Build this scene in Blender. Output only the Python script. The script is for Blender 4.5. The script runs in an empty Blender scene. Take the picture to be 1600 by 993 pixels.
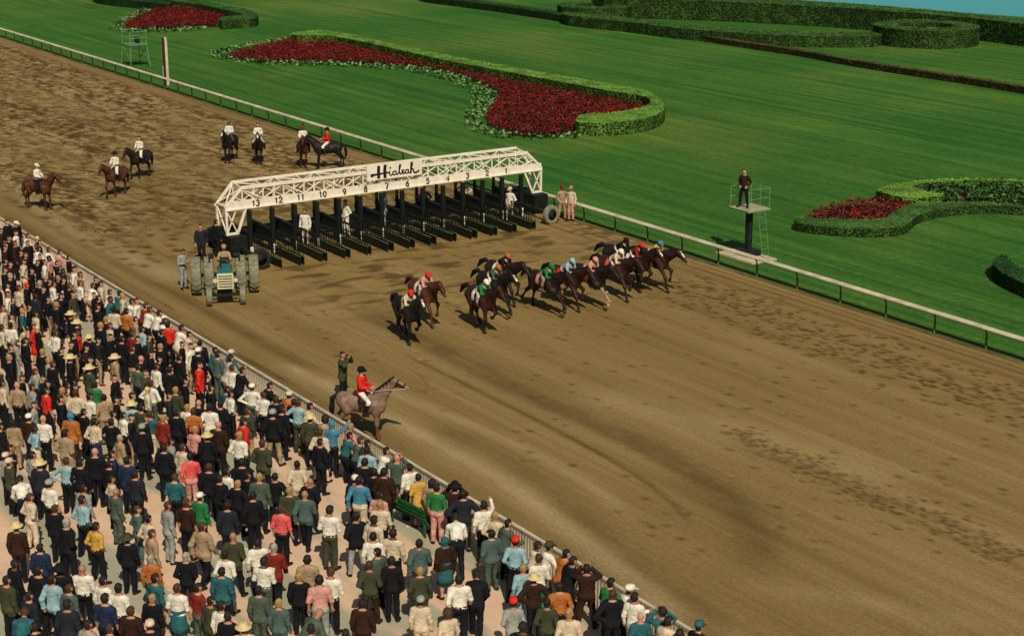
import bpy, math, random
import numpy as np
from mathutils import Vector, Matrix
from mathutils.geometry import tessellate_polygon

random.seed(11)
RNG = np.random.default_rng(11)
SC = bpy.context.scene
COL = SC.collection

# ------------------------------------------------------------------ camera
CAM_H, FPX, HORIZON, VPX = 18.7, 2615.0, -262.0, -1010.0      # from the vanishing points of the rails and the gate
PITCH = math.atan((496.5 - HORIZON) / FPX)
YAW = math.atan((800 - VPX) / math.hypot(FPX, 496.5 - HORIZON))
RIGHT = np.array([math.sin(YAW), math.cos(YAW), 0.0])
FLAT = np.array([-math.cos(YAW), math.sin(YAW), 0.0])
FWD = FLAT * math.cos(PITCH) + np.array([0, 0, -math.sin(PITCH)])
UP = np.cross(RIGHT, FWD)
EYE = np.array([0.0, 0.0, CAM_H])
cam_data = bpy.data.cameras.new('camera')
cam = bpy.data.objects.new('camera', cam_data)
COL.objects.link(cam)
cam_data.sensor_width = 36.0
cam_data.lens = FPX / 1600 * 36.0
cam_data.clip_start, cam_data.clip_end = 0.5, 5000
m = Matrix.Identity(4)
for i in range(3):
    m[i][0], m[i][1], m[i][2], m[i][3] = RIGHT[i], UP[i], -FWD[i], EYE[i]
cam.matrix_world = m
SC.camera = cam

# ------------------------------------------------------------------ sky, sun, exposure
SUN_AZ, SUN_EL = math.radians(21), math.radians(45)       # shadows run up the track (-X) and a little inwards (+Y)
sun_dir = Vector((math.cos(SUN_AZ) * math.cos(SUN_EL), -math.sin(SUN_AZ) * math.cos(SUN_EL), math.sin(SUN_EL)))
world = bpy.data.worlds.new('World')
SC.world = world
world.use_nodes = True
wn = world.node_tree
sky = wn.nodes.new('ShaderNodeTexSky')
sky.sky_type = 'NISHITA'
sky.sun_disc = False
sky.sun_elevation = SUN_EL
sky.sun_rotation = math.atan2(sun_dir.x, sun_dir.y)
wn.links.new(sky.outputs[0], wn.nodes['Background'].inputs[0])
wn.nodes['Background'].inputs[1].default_value = 0.05
sd = bpy.data.lights.new('sun', 'SUN')
sd.energy = 4.2
sd.angle = math.radians(0.5)
sd.color = (1.0, 0.91, 0.75)
sun = bpy.data.objects.new('sun', sd)
COL.objects.link(sun)
sun.rotation_euler = sun_dir.to_track_quat('Z', 'Y').to_euler()
sun.location = (-20, -60, 80)
SC.view_settings.view_transform = 'Standard'
SC.view_settings.look = 'None'
SC.view_settings.exposure = -0.14
SC.view_settings.gamma = 1.0
SC.view_settings.use_curve_mapping = False

# ------------------------------------------------------------------ measuring: a pixel of the photograph to a point of the place
def gp(px, py, z=0.0):
    d = FWD * FPX + RIGHT * (px - 800) + UP * (496.5 - py)
    t = (z - CAM_H) / d[2]
    p = EYE + d * t
    return Vector((p[0], p[1], z))

def proj(p):
    v = np.array(p) - EYE
    d = v @ FWD
    return 800 + FPX * (v @ RIGHT) / d, 496.5 - FPX * (v @ UP) / d

# ------------------------------------------------------------------ materials
MATS = {}
def mat(name, col, rough=0.85, var=0.0, scale=6.0, bump=0.0, bscale=40.0, spec=0.2, metal=0.0, col2=None, stretch=(1, 1, 1), coord='Object', detail=4.0):
    if name in MATS:
        return MATS[name]
    M = bpy.data.materials.new(name)
    M.use_nodes = True
    t = M.node_tree
    b = t.nodes['Principled BSDF']
    b.inputs['Roughness'].default_value = rough
    b.inputs['Specular IOR Level'].default_value = spec
    b.inputs['Metallic'].default_value = metal
    c = (col[0], col[1], col[2], 1)
    b.inputs['Base Color'].default_value = c
    M.diffuse_color = c
    if var > 0 or bump > 0 or col2:
        tc = t.nodes.new('ShaderNodeTexCoord')
        mp = t.nodes.new('ShaderNodeMapping')
        mp.inputs['Scale'].default_value = stretch
        t.links.new(tc.outputs[coord], mp.inputs[0])
    if var > 0 or col2:
        n = t.nodes.new('ShaderNodeTexNoise')
        n.inputs['Scale'].default_value = scale
        n.inputs['Detail'].default_value = detail
        t.links.new(mp.outputs[0], n.inputs['Vector'])
        r = t.nodes.new('ShaderNodeValToRGB')
        r.color_ramp.elements[0].position, r.color_ramp.elements[1].position = 0.32, 0.68
        a = col2 if col2 else [v * (1 - var) for v in col]
        z = col if col2 else [min(1, v * (1 + var)) for v in col]
        r.color_ramp.elements[0].color = (*a, 1)
        r.color_ramp.elements[1].color = (*z, 1)
        t.links.new(n.outputs['Fac'], r.inputs[0])
        t.links.new(r.outputs[0], b.inputs['Base Color'])
    if bump > 0:
        n2 = t.nodes.new('ShaderNodeTexNoise')
        n2.inputs['Scale'].default_value = bscale
        n2.inputs['Detail'].default_value = 4
        t.links.new(mp.outputs[0], n2.inputs['Vector'])
        bp = t.nodes.new('ShaderNodeBump')
        bp.inputs['Strength'].default_value = bump
        bp.inputs['Distance'].default_value = 0.03
        t.links.new(n2.outputs['Fac'], bp.inputs['Height'])
        t.links.new(bp.outputs[0], b.inputs['Normal'])
    MATS[name] = M
    return M

# ------------------------------------------------------------------ meshes and objects
class MB:
    """collects boxes, bars, tubes, lathes into one mesh"""
    def __init__(s): s.v, s.f, s.m = [], [], []
    def add(s, v, f, mi=0):
        o = len(s.v)
        s.v += [tuple(p) for p in v]
        s.f += [[i + o for i in q] for q in f]
        s.m += [mi] * len(f)
        return s
    def box(s, lo, hi, mi=0):
        x0, y0, z0 = lo; x1, y1, z1 = hi
        v = [(x0, y0, z0), (x1, y0, z0), (x1, y1, z0), (x0, y1, z0), (x0, y0, z1), (x1, y0, z1), (x1, y1, z1), (x0, y1, z1)]
        return s.add(v, [(0, 3, 2, 1), (4, 5, 6, 7), (0, 1, 5, 4), (1, 2, 6, 5), (2, 3, 7, 6), (3, 0, 4, 7)], mi)
    def tube(s, pts, rad, n=6, mi=0, cap=True):
        pts = [Vector(p) for p in pts]
        rad = rad if isinstance(rad, (list, tuple)) else [rad] * len(pts)
        v, f = [], []
        for i, p in enumerate(pts):
            d = (pts[min(i + 1, len(pts) - 1)] - pts[max(i - 1, 0)]).normalized()
            a = d.cross(Vector((0, 0, 1)))
            if a.length < 0.05: a = d.cross(Vector((1, 0, 0)))
            a.normalize(); b = d.cross(a)
            for k in range(n):
                t = 2 * math.pi * (k + 0.5) / n
                v.append(p + (a * math.cos(t) + b * math.sin(t)) * rad[i])
        for i in range(len(pts) - 1):
            for k in range(n):
                f.append((i * n + k, i * n + (k + 1) % n, (i + 1) * n + (k + 1) % n, (i + 1) * n + k))
        if cap:
            f.append(tuple(range(n - 1, -1, -1))); f.append(tuple((len(pts) - 1) * n + k for k in range(n)))
        return s.add(v, f, mi)
    def bar(s, a, b, w, mi=0):
        return s.tube([a, b], w * 0.7071, 4, mi)
    def lathe(s, prof, n=12, axis='Z', c=(0, 0, 0), sx=1, sy=1, mi=0, cap=True):
        v, f = [], []
        for r, h in prof:
            for k in range(n):
                t = 2 * math.pi * k / n
                p = (r * math.cos(t) * sx, r * math.sin(t) * sy, h)
                if axis == 'Y': p = (p[0], p[2], -p[1])
                if axis == 'X': p = (p[2], p[0], p[1])
                v.append((p[0] + c[0], p[1] + c[1], p[2] + c[2]))
        L = len(prof)
        for i in range(L - 1):
            for k in range(n):
                f.append((i * n + k, i * n + (k + 1) % n, (i + 1) * n + (k + 1) % n, (i + 1) * n + k))
        if cap: f.append(tuple(range(n - 1, -1, -1))); f.append(tuple((L - 1) * n + k for k in range(n)))
        return s.add(v, f, mi)
    def mesh(s, name, mats=(), smooth=False):
        me = bpy.data.meshes.new(name)
        me.from_pydata(s.v, [], s.f)
        for M in mats: me.materials.append(M)
        if len(mats) > 1: me.polygons.foreach_set('material_index', s.m)
        if smooth: me.polygons.foreach_set('use_smooth', [True] * len(me.polygons))
        me.update()
        return me
    def obj(s, name, M, parent=None, smooth=False):
        return link(name, s.mesh(name, [M] if not isinstance(M, (list, tuple)) else M, smooth), parent)

def np_mesh(name, V, Q, M=None, smooth=True):
    """fast mesh from numpy arrays; Q has 3 or 4 columns"""
    me = bpy.data.meshes.new(name)
    V = np.asarray(V, np.float32); Q = np.asarray(Q, np.int32)
    k = Q.shape[1]
    me.vertices.add(len(V)); me.vertices.foreach_set('co', V.ravel())
    me.loops.add(Q.size); me.loops.foreach_set('vertex_index', Q.ravel())
    me.polygons.add(len(Q))
    me.polygons.foreach_set('loop_start', np.arange(len(Q), dtype=np.int32) * k)
    me.polygons.foreach_set('loop_total', np.full(len(Q), k, np.int32))
    if smooth: me.polygons.foreach_set('use_smooth', np.ones(len(Q), bool))
    if M: me.materials.append(M)
    me.update(calc_edges=True)
    return me

def link(name, me, parent=None, M=None, loc=None):
    o = bpy.data.objects.new(name, me)
    COL.objects.link(o)
    if parent: o.parent = parent
    if loc is not None: o.location = loc
    if M is not None:
        o.material_slots[0].link = 'OBJECT'
        o.material_slots[0].material = M
    return o

def tag(o, label=None, cat=None, group=None, kind=None):
    if label: o['label'] = label
    if cat: o['category'] = cat
    if group: o['group'] = group
    if kind: o['kind'] = kind
    return o

def empty(name, loc=(0, 0, 0), rz=0.0, label=None, cat=None, group=None):
    o = bpy.data.objects.new(name, None)
    o.empty_display_size = 0.3
    COL.objects.link(o)
    o.location = loc
    o.rotation_euler = (0, 0, rz)
    return tag(o, label, cat, group)

def fbm(nx, ny, cell, rng, octaves=4, gain=0.55):
    """tile of smooth value noise, 0..1"""
    out = np.zeros((nx, ny), np.float32); amp = 1.0; tot = 0
    cx, cy = cell if isinstance(cell, (tuple, list)) else (cell, cell)
    for o in range(octaves):
        gx, gy = int(nx / cx) + 3, int(ny / cy) + 3
        g = rng.random((gx, gy)).astype(np.float32)
        x = np.arange(nx) / cx; y = np.arange(ny) / cy
        xi, yi = x.astype(int), y.astype(int)
        fx, fy = (x - xi)[:, None], (y - yi)[None, :]
        fx, fy = fx * fx * (3 - 2 * fx), fy * fy * (3 - 2 * fy)
        a = g[np.ix_(xi, yi)]; b = g[np.ix_(xi + 1, yi)]; c = g[np.ix_(xi, yi + 1)]; d = g[np.ix_(xi + 1, yi + 1)]
        out += amp * ((a * (1 - fx) + b * fx) * (1 - fy) + (c * (1 - fx) + d * fx) * fy)
        tot += amp; amp *= gain; cx = max(cx / 2, 1.0); cy = max(cy / 2, 1.0)
    return out / tot

# ------------------------------------------------------------------ bodies: smooth unions of tapered limbs, skinned as one surface
def surfnets(F, o, h):
    S = F < 0
    nx, ny, nz = F.shape
    cs = [(a, b, c) for a in (0, 1) for b in (0, 1) for c in (0, 1)]
    cnt = sum(S[a:nx - 1 + a, b:ny - 1 + b, c:nz - 1 + c].astype(np.int8) for a, b, c in cs)
    act = (cnt > 0) & (cnt < 8)
    ids = np.argwhere(act)
    idx = np.full(act.shape, -1, np.int32); idx[act] = np.arange(len(ids))
    acc = np.zeros((len(ids), 3)); n = np.zeros(len(ids))
    vals = {c: F[ids[:, 0] + c[0], ids[:, 1] + c[1], ids[:, 2] + c[2]] for c in cs}
    for a in cs:
        for ax in range(3):
            if a[ax]: continue
            b = list(a); b[ax] = 1; b = tuple(b)
            fa, fb = vals[a], vals[b]
            k = (fa < 0) != (fb < 0)
            t = fa[k] / (fa[k] - fb[k])
            p = np.array(a, float)[None, :].repeat(k.sum(), 0); p[:, ax] += t
            acc[k] += p; n[k] += 1
    V = np.array(o) + h * (ids + acc / n[:, None])
    quads = []
    for ax in range(3):
        A = S.take(range(S.shape[ax] - 1), ax); B = S.take(range(1, S.shape[ax]), ax)
        e = np.argwhere(A != B)
        u, w = (ax + 1) % 3, (ax + 2) % 3
        ok = (e[:, u] > 0) & (e[:, w] > 0) & (e[:, u] < S.shape[u] - 1) & (e[:, w] < S.shape[w] - 1)
        e = e[ok]
        def cell(du, dw):
            c = e.copy(); c[:, u] += du; c[:, w] += dw
            return idx[c[:, 0], c[:, 1], c[:, 2]]
        q = np.stack([cell(-1, -1), cell(0, -1), cell(0, 0), cell(-1, 0)], 1)
        ins = A[e[:, 0], e[:, 1], e[:, 2]]
        q[~ins] = q[~ins][:, ::-1]
        quads.append(q)
    Q = np.concatenate(quads)
    return V, Q[(Q >= 0).all(1)]

def prim_d(P, pr):
    a, b, ra, rb, sc = pr[1:6]
    a = np.array(a, np.float32); b = np.array(b, np.float32); sc = np.array(sc, np.float32)
    p = (P - a) / sc; ba = (b - a) / sc
    L = float(ba @ ba)
    t = np.clip((p @ ba) / L, 0, 1) if L > 1e-9 else np.zeros(len(P), np.float32)
    return (np.linalg.norm(p - t[:, None] * ba, axis=1) - (ra + (rb - ra) * t)) * float(sc.min())

def skin(prims, h, k):
    """prims: (tag, a, b, ra, rb, scale). returns V, Q, normals, face tags"""
    pts = np.array([p[1] for p in prims] + [p[2] for p in prims]); r = max(max(p[3], p[4]) for p in prims) + 3 * h
    lo, hi = pts.min(0) - r, pts.max(0) + r
    n = np.ceil((hi - lo) / h).astype(int) + 1
    g = np.stack(np.meshgrid(*[lo[i] + h * np.arange(n[i]) for i in range(3)], indexing='ij'), -1).reshape(-1, 3).astype(np.float32)
    s = np.zeros(len(g), np.float32)
    for p in prims: s += np.exp(np.clip(-prim_d(g, p) / k, -60, 60))
    F = (-k * np.log(s + 1e-30)).reshape(n)
    V, Q = surfnets(F, lo, h)
    C = V[Q].mean(1).astype(np.float32)
    D = np.stack([prim_d(C, p) for p in prims], 1)
    T = np.array([p[0] for p in prims])[D.argmin(1)]
    fn = np.cross(V[Q[:, 2]] - V[Q[:, 0]], V[Q[:, 3]] - V[Q[:, 1]])
    N = np.zeros_like(V)
    for i in range(4): np.add.at(N, Q[:, i], fn)
    N /= np.linalg.norm(N, axis=1)[:, None] + 1e-9
    return V, Q, N, T, C

def shell(name, V, Q, N, keep, off, M=None, wob=0.0):
    """a garment or patch: chosen faces lifted off the body"""
    q = Q[keep]
    u, inv = np.unique(q, return_inverse=True)
    o = off + (RNG.random(len(u)) - 0.5) * wob
    return np_mesh(name, V[u] + N[u] * o[:, None], inv.reshape(q.shape), M)
# ------------------------------------------------------------------ materials of the place
def ramp_mat(name, build):
    M = bpy.data.materials.new(name); M.use_nodes = True
    build(M.node_tree, M.node_tree.nodes['Principled BSDF'])
    MATS[name] = M
    return M

def noise_node(t, vec, scale, detail=4, rough=0.55):
    n = t.nodes.new('ShaderNodeTexNoise')
    n.inputs['Scale'].default_value = scale; n.inputs['Detail'].default_value = detail; n.inputs['Roughness'].default_value = rough
    t.links.new(vec, n.inputs['Vector'])
    return n.outputs['Fac']

def mapped(t, scale, loc=(0, 0, 0), rot=(0, 0, 0)):
    tc = t.nodes.new('ShaderNodeTexCoord'); mp = t.nodes.new('ShaderNodeMapping')
    mp.inputs['Scale'].default_value = scale; mp.inputs['Location'].default_value = loc; mp.inputs['Rotation'].default_value = rot
    t.links.new(tc.outputs['Object'], mp.inputs[0])
    return mp.outputs[0]

def ramp(t, fac, stops):
    r = t.nodes.new('ShaderNodeValToRGB')
    e = r.color_ramp.elements
    while len(e) < len(stops): e.new(0.5)
    for i, (p, c) in enumerate(stops):
        e[i].position = p; e[i].color = (*c, 1) if len(c) == 3 else c
    t.links.new(fac, r.inputs[0])
    return r.outputs[0]

def mix(t, a, b, fac, mode='MIX'):
    x = t.nodes.new('ShaderNodeMix'); x.data_type = 'RGBA'; x.blend_type = mode
    if isinstance(fac, float): x.inputs['Factor'].default_value = fac
    else: t.links.new(fac, x.inputs['Factor'])
    for k, v in (('A', a), ('B', b)):
        s = [i for i in x.inputs if i.name == k and i.type == 'RGBA'][0]
        if isinstance(v, tuple): s.default_value = (*v, 1)
        else: t.links.new(v, s)
    return [o for o in x.outputs if o.type == 'RGBA'][0]

def bump_to(t, b, h, strength, dist):
    n = t.nodes.new('ShaderNodeBump'); n.inputs['Strength'].default_value = strength; n.inputs['Distance'].default_value = dist
    t.links.new(h, n.inputs['Height']); t.links.new(n.outputs[0], b.inputs['Normal'])

def b_turf(t, b):
    b.inputs['Roughness'].default_value = 0.9; b.inputs['Specular IOR Level'].default_value = 0.1
    stripes = noise_node(t, mapped(t, (0.02, 1.3, 1), rot=(0, 0, 0.03)), 1.0, 5, 0.65)
    streak2 = noise_node(t, mapped(t, (0.15, 4.0, 1), rot=(0, 0, 0.03)), 1.0, 4, 0.6)
    patch = noise_node(t, mapped(t, (0.05, 0.05, 1)), 1.0, 5, 0.6)
    fine = noise_node(t, mapped(t, (3, 3, 3)), 1.0, 6, 0.75)
    c = ramp(t, patch, [(0.28, (0.026, 0.128, 0.020)), (0.50, (0.060, 0.172, 0.028)), (0.72, (0.125, 0.212, 0.042))])
    s = ramp(t, stripes, [(0.36, (0.55, 0.60, 0.56)), (0.62, (1.34, 1.24, 1.10))])
    c = mix(t, c, s, 0.75, 'MULTIPLY')
    c = mix(t, c, ramp(t, streak2, [(0.3, (0.70, 0.74, 0.7)), (0.7, (1.15, 1.1, 1.0))]), 0.7, 'MULTIPLY')
    c = mix(t, c, ramp(t, fine, [(0.3, (0.50, 0.56, 0.5)), (0.7, (1.32, 1.22, 1.1))]), 0.8, 'MULTIPLY')
    t.links.new(c, b.inputs['Base Color'])
    bump_to(t, b, fine, 0.9, 0.12)
TURF = ramp_mat('mown turf', b_turf)

def b_verge(t, b):
    b.inputs['Roughness'].default_value = 0.95; b.inputs['Specular IOR Level'].default_value = 0.1
    n = noise_node(t, mapped(t, (0.7, 2.2, 1)), 1.0, 6, 0.7)
    fine = noise_node(t, mapped(t, (6, 6, 6)), 1.0, 5, 0.7)
    c = ramp(t, n, [(0.3, (0.022, 0.070, 0.010)), (0.5, (0.055, 0.115, 0.018)), (0.66, (0.16, 0.12, 0.045))])
    c = mix(t, c, ramp(t, fine, [(0.3, (0.5, 0.5, 0.5)), (0.7, (1.3, 1.3, 1.2))]), 0.8, 'MULTIPLY')
    t.links.new(c, b.inputs['Base Color']); bump_to(t, b, fine, 0.9, 0.08)
VERGE = ramp_mat('rough verge grass', b_verge)

def b_dirt(t, b):
    b.inputs['Roughness'].default_value = 0.95; b.inputs['Specular IOR Level'].default_value = 0.08
    at = t.nodes.new('ShaderNodeAttribute'); at.attribute_name = 'damp'
    ap = t.nodes.new('ShaderNodeAttribute'); ap.attribute_name = 'pale'
    drag = noise_node(t, mapped(t, (0.018, 0.9, 1), rot=(0, 0, 0.012)), 1.0, 5, 0.62)
    drag2 = noise_node(t, mapped(t, (0.05, 5.0, 1), rot=(0, 0, -0.01)), 1.0, 4, 0.6)
    patch = noise_node(t, mapped(t, (0.07, 0.10, 1)), 1.0, 4)
    fine = noise_node(t, mapped(t, (9, 9, 9)), 1.0, 6, 0.75)
    c = ramp(t, drag, [(0.25, (0.215, 0.143, 0.047)), (0.5, (0.278, 0.190, 0.071)), (0.75, (0.350, 0.243, 0.106))])
    c = mix(t, c, ramp(t, drag2, [(0.3, (0.80, 0.80, 0.78)), (0.7, (1.12, 1.12, 1.10))]), 0.7, 'MULTIPLY')
    c = mix(t, c, ramp(t, patch, [(0.3, (0.82, 0.80, 0.74)), (0.7, (1.12, 1.1, 1.08))]), 0.8, 'MULTIPLY')
    c = mix(t, c, (0.44, 0.325, 0.165), ap.outputs['Fac'])
    c = mix(t, c, (0.060, 0.030, 0.011), at.outputs['Fac'])
    c = mix(t, c, ramp(t, fine, [(0.28, (0.62, 0.62, 0.6)), (0.72, (1.25, 1.25, 1.2))]), 0.8, 'MULTIPLY')
    t.links.new(c, b.inputs['Base Color'])
    bump_to(t, b, fine, 0.8, 0.05)
DIRT = ramp_mat('harrowed sandy dirt', b_dirt)

def b_apron(t, b):
    b.inputs['Roughness'].default_value = 0.8; b.inputs['Specular IOR Level'].default_value = 0.25
    band = noise_node(t, mapped(t, (0.10, 0.55, 1)), 1.0, 3, 0.5)
    st = noise_node(t, mapped(t, (0.8, 0.8, 1)), 1.0, 6, 0.7)
    fine = noise_node(t, mapped(t, (14, 14, 14)), 1.0, 4, 0.7)
    c = ramp(t, band, [(0.44, (0.40, 0.37, 0.26)), (0.50, (0.70, 0.475, 0.315)), (0.8, (0.76, 0.525, 0.355))])
    c = mix(t, c, ramp(t, st, [(0.3, (0.80, 0.78, 0.74)), (0.6, (1.04, 1.04, 1.04))]), 0.8, 'MULTIPLY')
    c = mix(t, c, ramp(t, fine, [(0.3, (0.86, 0.86, 0.84)), (0.7, (1.08, 1.08, 1.06))]), 0.8, 'MULTIPLY')
    t.links.new(c, b.inputs['Base Color']); bump_to(t, b, fine, 0.3, 0.01)
APRON = ramp_mat('sun bleached concrete', b_apron)

def b_water(t, b):
    b.inputs['Base Color'].default_value = (0.08, 0.36, 0.38, 1); b.inputs['Roughness'].default_value = 0.45
    b.inputs['Specular IOR Level'].default_value = 0.15
    n = noise_node(t, mapped(t, (1.2, 2.4, 1)), 1.0, 4); bump_to(t, b, n, 0.5, 0.08)
WATER = ramp_mat('lake water', b_water)

WHITE = mat('white gate paint', (0.80, 0.72, 0.56), 0.55, var=0.10, scale=3.0, bump=0.1, bscale=20)
RAILW = mat('white rail paint', (0.55, 0.48, 0.34), 0.6, var=0.22, scale=1.7)
BLACKP = mat('black lettering paint', (0.012, 0.012, 0.013), 0.6)
GATEK = mat('dark green gate padding', (0.008, 0.011, 0.008), 0.7, var=0.35, scale=5, bump=0.3, bscale=25)
GATEG = mat('dark green gate steel', (0.007, 0.011, 0.007), 0.5, var=0.3, scale=4)
POSTG = mat('weathered green post paint', (0.10, 0.13, 0.06), 0.7, var=0.35, scale=4)
PADW = mat('pale rubber pad', (0.55, 0.55, 0.44), 0.6, var=0.1)
RUBBER = mat('dusty tyre rubber', (0.21, 0.20, 0.13), 0.9, var=0.25, scale=5, bump=0.3, bscale=12)
RUBK = mat('dark tyre rubber', (0.02, 0.02, 0.018), 0.9, var=0.3, scale=4)
TEAL = mat('teal tractor paint', (0.015, 0.16, 0.15), 0.35, var=0.15, scale=3, spec=0.5)
GRILLE = mat('cream tractor grille', (0.62, 0.58, 0.36), 0.5, var=0.08)
IRON = mat('dark iron', (0.018, 0.018, 0.018), 0.5, var=0.3)
STANDG = mat('pale green stand paint', (0.13, 0.26, 0.12), 0.6, var=0.2)
WOODP = mat('pale deck boards', (0.36, 0.34, 0.22), 0.8, var=0.15, scale=8)
BENCHG = mat('green bench paint', (0.012, 0.10, 0.03), 0.5, var=0.25, scale=8)
CONC = mat('pale footing concrete', (0.52, 0.42, 0.27), 0.9, var=0.2, scale=3)
HEDGE_CORE = mat('shade-dark hedge twigs', (0.010, 0.016, 0.005), 0.95, var=0.4, scale=5)  # twigs near-black: shade of the hedge sides put into the colour
def leafmat(name, c):
    M = mat(name, c, 0.6, var=0.45, scale=0.9, spec=0.25)
    return M
LEAF = leafmat('clipped hedge leaves', (0.056, 0.130, 0.021))
LEAFB = leafmat('bright clipped hedge leaves', (0.145, 0.290, 0.036))
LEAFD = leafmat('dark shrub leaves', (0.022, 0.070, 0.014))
LEAFR = leafmat('reddish hedge leaves', (0.100, 0.075, 0.022))
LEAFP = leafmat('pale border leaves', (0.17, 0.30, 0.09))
FLOWER = mat('red flower bracts', (0.135, 0.009, 0.008), 0.65, var=0.5, scale=1.3, spec=0.2)
FLOWERO = mat('scarlet flower bracts', (0.27, 0.022, 0.013), 0.65, var=0.4, scale=1.3, spec=0.2)
SOIL = mat('bed soil', (0.040, 0.010, 0.007), 0.95, var=0.4, scale=3)

# ------------------------------------------------------------------ the ground
FENCE_Y, RAIL_Y = 22.83, 48.10
def sheet(name, x0, x1, y0, y1, z, M, nx=1, ny=1):
    xs, ys = np.linspace(x0, x1, nx + 1), np.linspace(y0, y1, ny + 1)
    V = np.stack(np.meshgrid(xs, ys, indexing='ij'), -1).reshape(-1, 2)
    V = np.c_[V, np.full(len(V), z)]
    i, j = np.meshgrid(range(nx), range(ny), indexing='ij'); a = (i * (ny + 1) + j).ravel()
    o = link(name, np_mesh(name, V, np.stack([a, a + ny + 1, a + ny + 2, a + 1], 1), M))
    return tag(o, kind='structure')

tag(sheet('ground', -2600, 2400, -1500, 3500, -0.60, VERGE), 'rough ground reaching out to the horizon', kind='structure')
g = tag(sheet('infield_turf', -2000, 1200, 47.72, 2600, -0.055, TURF), 'mown green infield turf stretching behind the rail', kind='structure')
g = tag(sheet('spectator_apron', -400, 250, -60, FENCE_Y + 0.25, 0.0, APRON), 'sun bleached pinkish concrete apron under the crowd', kind='structure')
tag(sheet('grass_verge', -400, 250, 47.94, 48.75, 0.012, VERGE, 260, 1), 'rough strip of grass under the inner rail', kind='structure')
mb = MB(); pl = [(-400, 22.98), (250, 22.98)]
mb.box((-400, FENCE_Y + 0.16, -0.3), (250, FENCE_Y + 0.30, 0.06))
tag(mb.obj('apron_kerb', CONC), 'low concrete kerb between apron and dirt track', kind='structure')
mb = MB(); mb.box((-400, 47.90, -0.3), (250, 48.00, 0.03))
tag(mb.obj('track_kerb', mat('earth stained kerb', (0.20, 0.125, 0.05), 0.95, var=0.5, scale=0.8)), 'low kerb edging the dirt below the inner rail', kind='structure')

# the dirt: a relief of drag lines, ruts, hoof pits and churned clods; finer where it lies near
Y0, Y1 = FENCE_Y + 0.2, 47.96
def smooth(a, lo, hi): return np.clip((a - lo) / (hi - lo), 0, 1) ** 2 * (3 - 2 * np.clip((a - lo) / (hi - lo), 0, 1))
RUTS = [  # pixel polylines, width, depth, damp (negative: paler dry sand)
    ([(560, 480), (640, 520), (760, 580), (880, 640), (1000, 690), (1100, 750), (1160, 805), (1190, 860), (1200, 900)], 0.75, 0.02, 0.50),
    ([(700, 560), (820, 615), (940, 665), (1050, 725), (1120, 780)], 0.35, 0.02, 0.30),
    ([(620, 545), (740, 605), (860, 665), (960, 720), (1040, 775), (1090, 830)], 0.13, 0.03, 0.5),
    ([(650, 655), (760, 700), (880, 775), (960, 850), (1080, 940), (1180, 1000)], 0.45, 0.015, 0.34),
    ([(1120, 685), (1240, 722), (1340, 760), (1450, 800), (1560, 840)], 0.26, 0.03, 0.22),
    ([(630, 575), (655, 585), (668, 605), (655, 620)], 0.07, 0.02, 0.4),
    ([(0, 330), (120, 405), (240, 480), (340, 535), (480, 610)], 0.22, 0.03, 0.60),
    ([(0, 300), (110, 370), (220, 430), (300, 470), (420, 540), (520, 590)], 0.35, 0.02, 0.42),
    ([(110, 395), (200, 440), (300, 500)], 0.10, 0.03, 0.55),
    ([(300, 500), (420, 470), (560, 420), (760, 390), (900, 365)], 0.5, 0.02, 0.30),
    ([(120, 330), (220, 345), (320, 350), (420, 330)], 0.4, 0.02, 0.40),
    ([(430, 560), (560, 625), (680, 690), (800, 760), (900, 835), (1000, 915), (1090, 993)], 0.45, 0.0, -0.75),
    ([(560, 590), (680, 640), (800, 690), (920, 755), (1000, 820)], 0.30, 0.0, -0.45),
    ([(0, 270), (90, 350), (180, 395), (290, 445)], 0.8, 0.0, -0.55),
    ([(1150, 905), (1300, 930), (1450, 960), (1600, 990)], 0.5, 0.0, -0.3),
    ([(900, 600), (1050, 650), (1250, 700), (1450, 760)], 1.2, 0.0, -0.35),
    ([(400, 400), (520, 390), (700, 355), (860, 340)], 0.8, 0.0, -0.35)]
RUTS = [([tuple(gp(*p))[:2] for p in r_[0]], *r_[1:]) for r_ in RUTS] + [
    ([(-200, 47.05), (-120, 46.95), (-60, 47.05), (-12, 47.05)], 0.13, 0.03, 0.50), ([(-200, 46.3), (-120, 46.2), (-60, 46.4), (-12, 46.3)], 0.12, 0.02, 0.32),
    ([(-200, 47.5), (-120, 47.5), (-60, 47.55), (-12, 47.5)], 0.10, 0.03, 0.45), ([(-200, 24.4), (-100, 24.5), (-50, 24.6), (-12, 24.7)], 0.6, 0.01, 0.24), ([(-200, 23.6), (-100, 23.5), (-50, 23.6), (-12, 23.6)], 0.35, 0.01, 0.30)]
rp0 = np.random.default_rng(77)
PITS = []
for _ in range(1000):
    x = rp0.uniform(-55, -15); c = 45.0 - (x + 55) * 0.055
    y = c + np.clip(rp0.normal(0, 1.15), -2.2, 2.2)
    if y < 46.7: PITS.append((x, y, rp0.uniform(0.09, 0.17), rp0.uniform(0.055, 0.11), 0.03, rp0.uniform(0.45, 0.9)))
for _ in range(420):
    x = rp0.uniform(-39, -27); PITS.append((x, 34.4 - (x + 38) * 0.02 + rp0.normal(0, 0.25 + 0.02 * (x + 39)), 0.10, 0.06, 0.025, rp0.uniform(0.3, 0.8)))
for _ in range(420): PITS.append((rp0.uniform(-66, -30), rp0.uniform(27, 46.5), 0.14, 0.09, 0.05, rp0.uniform(0.15, 0.6)))
for _ in range(2600): PITS.append((rp0.uniform(-185, -70), rp0.uniform(26, 47.0), 0.26, 0.20, 0.07, rp0.uniform(0.4, 0.95)))

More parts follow.
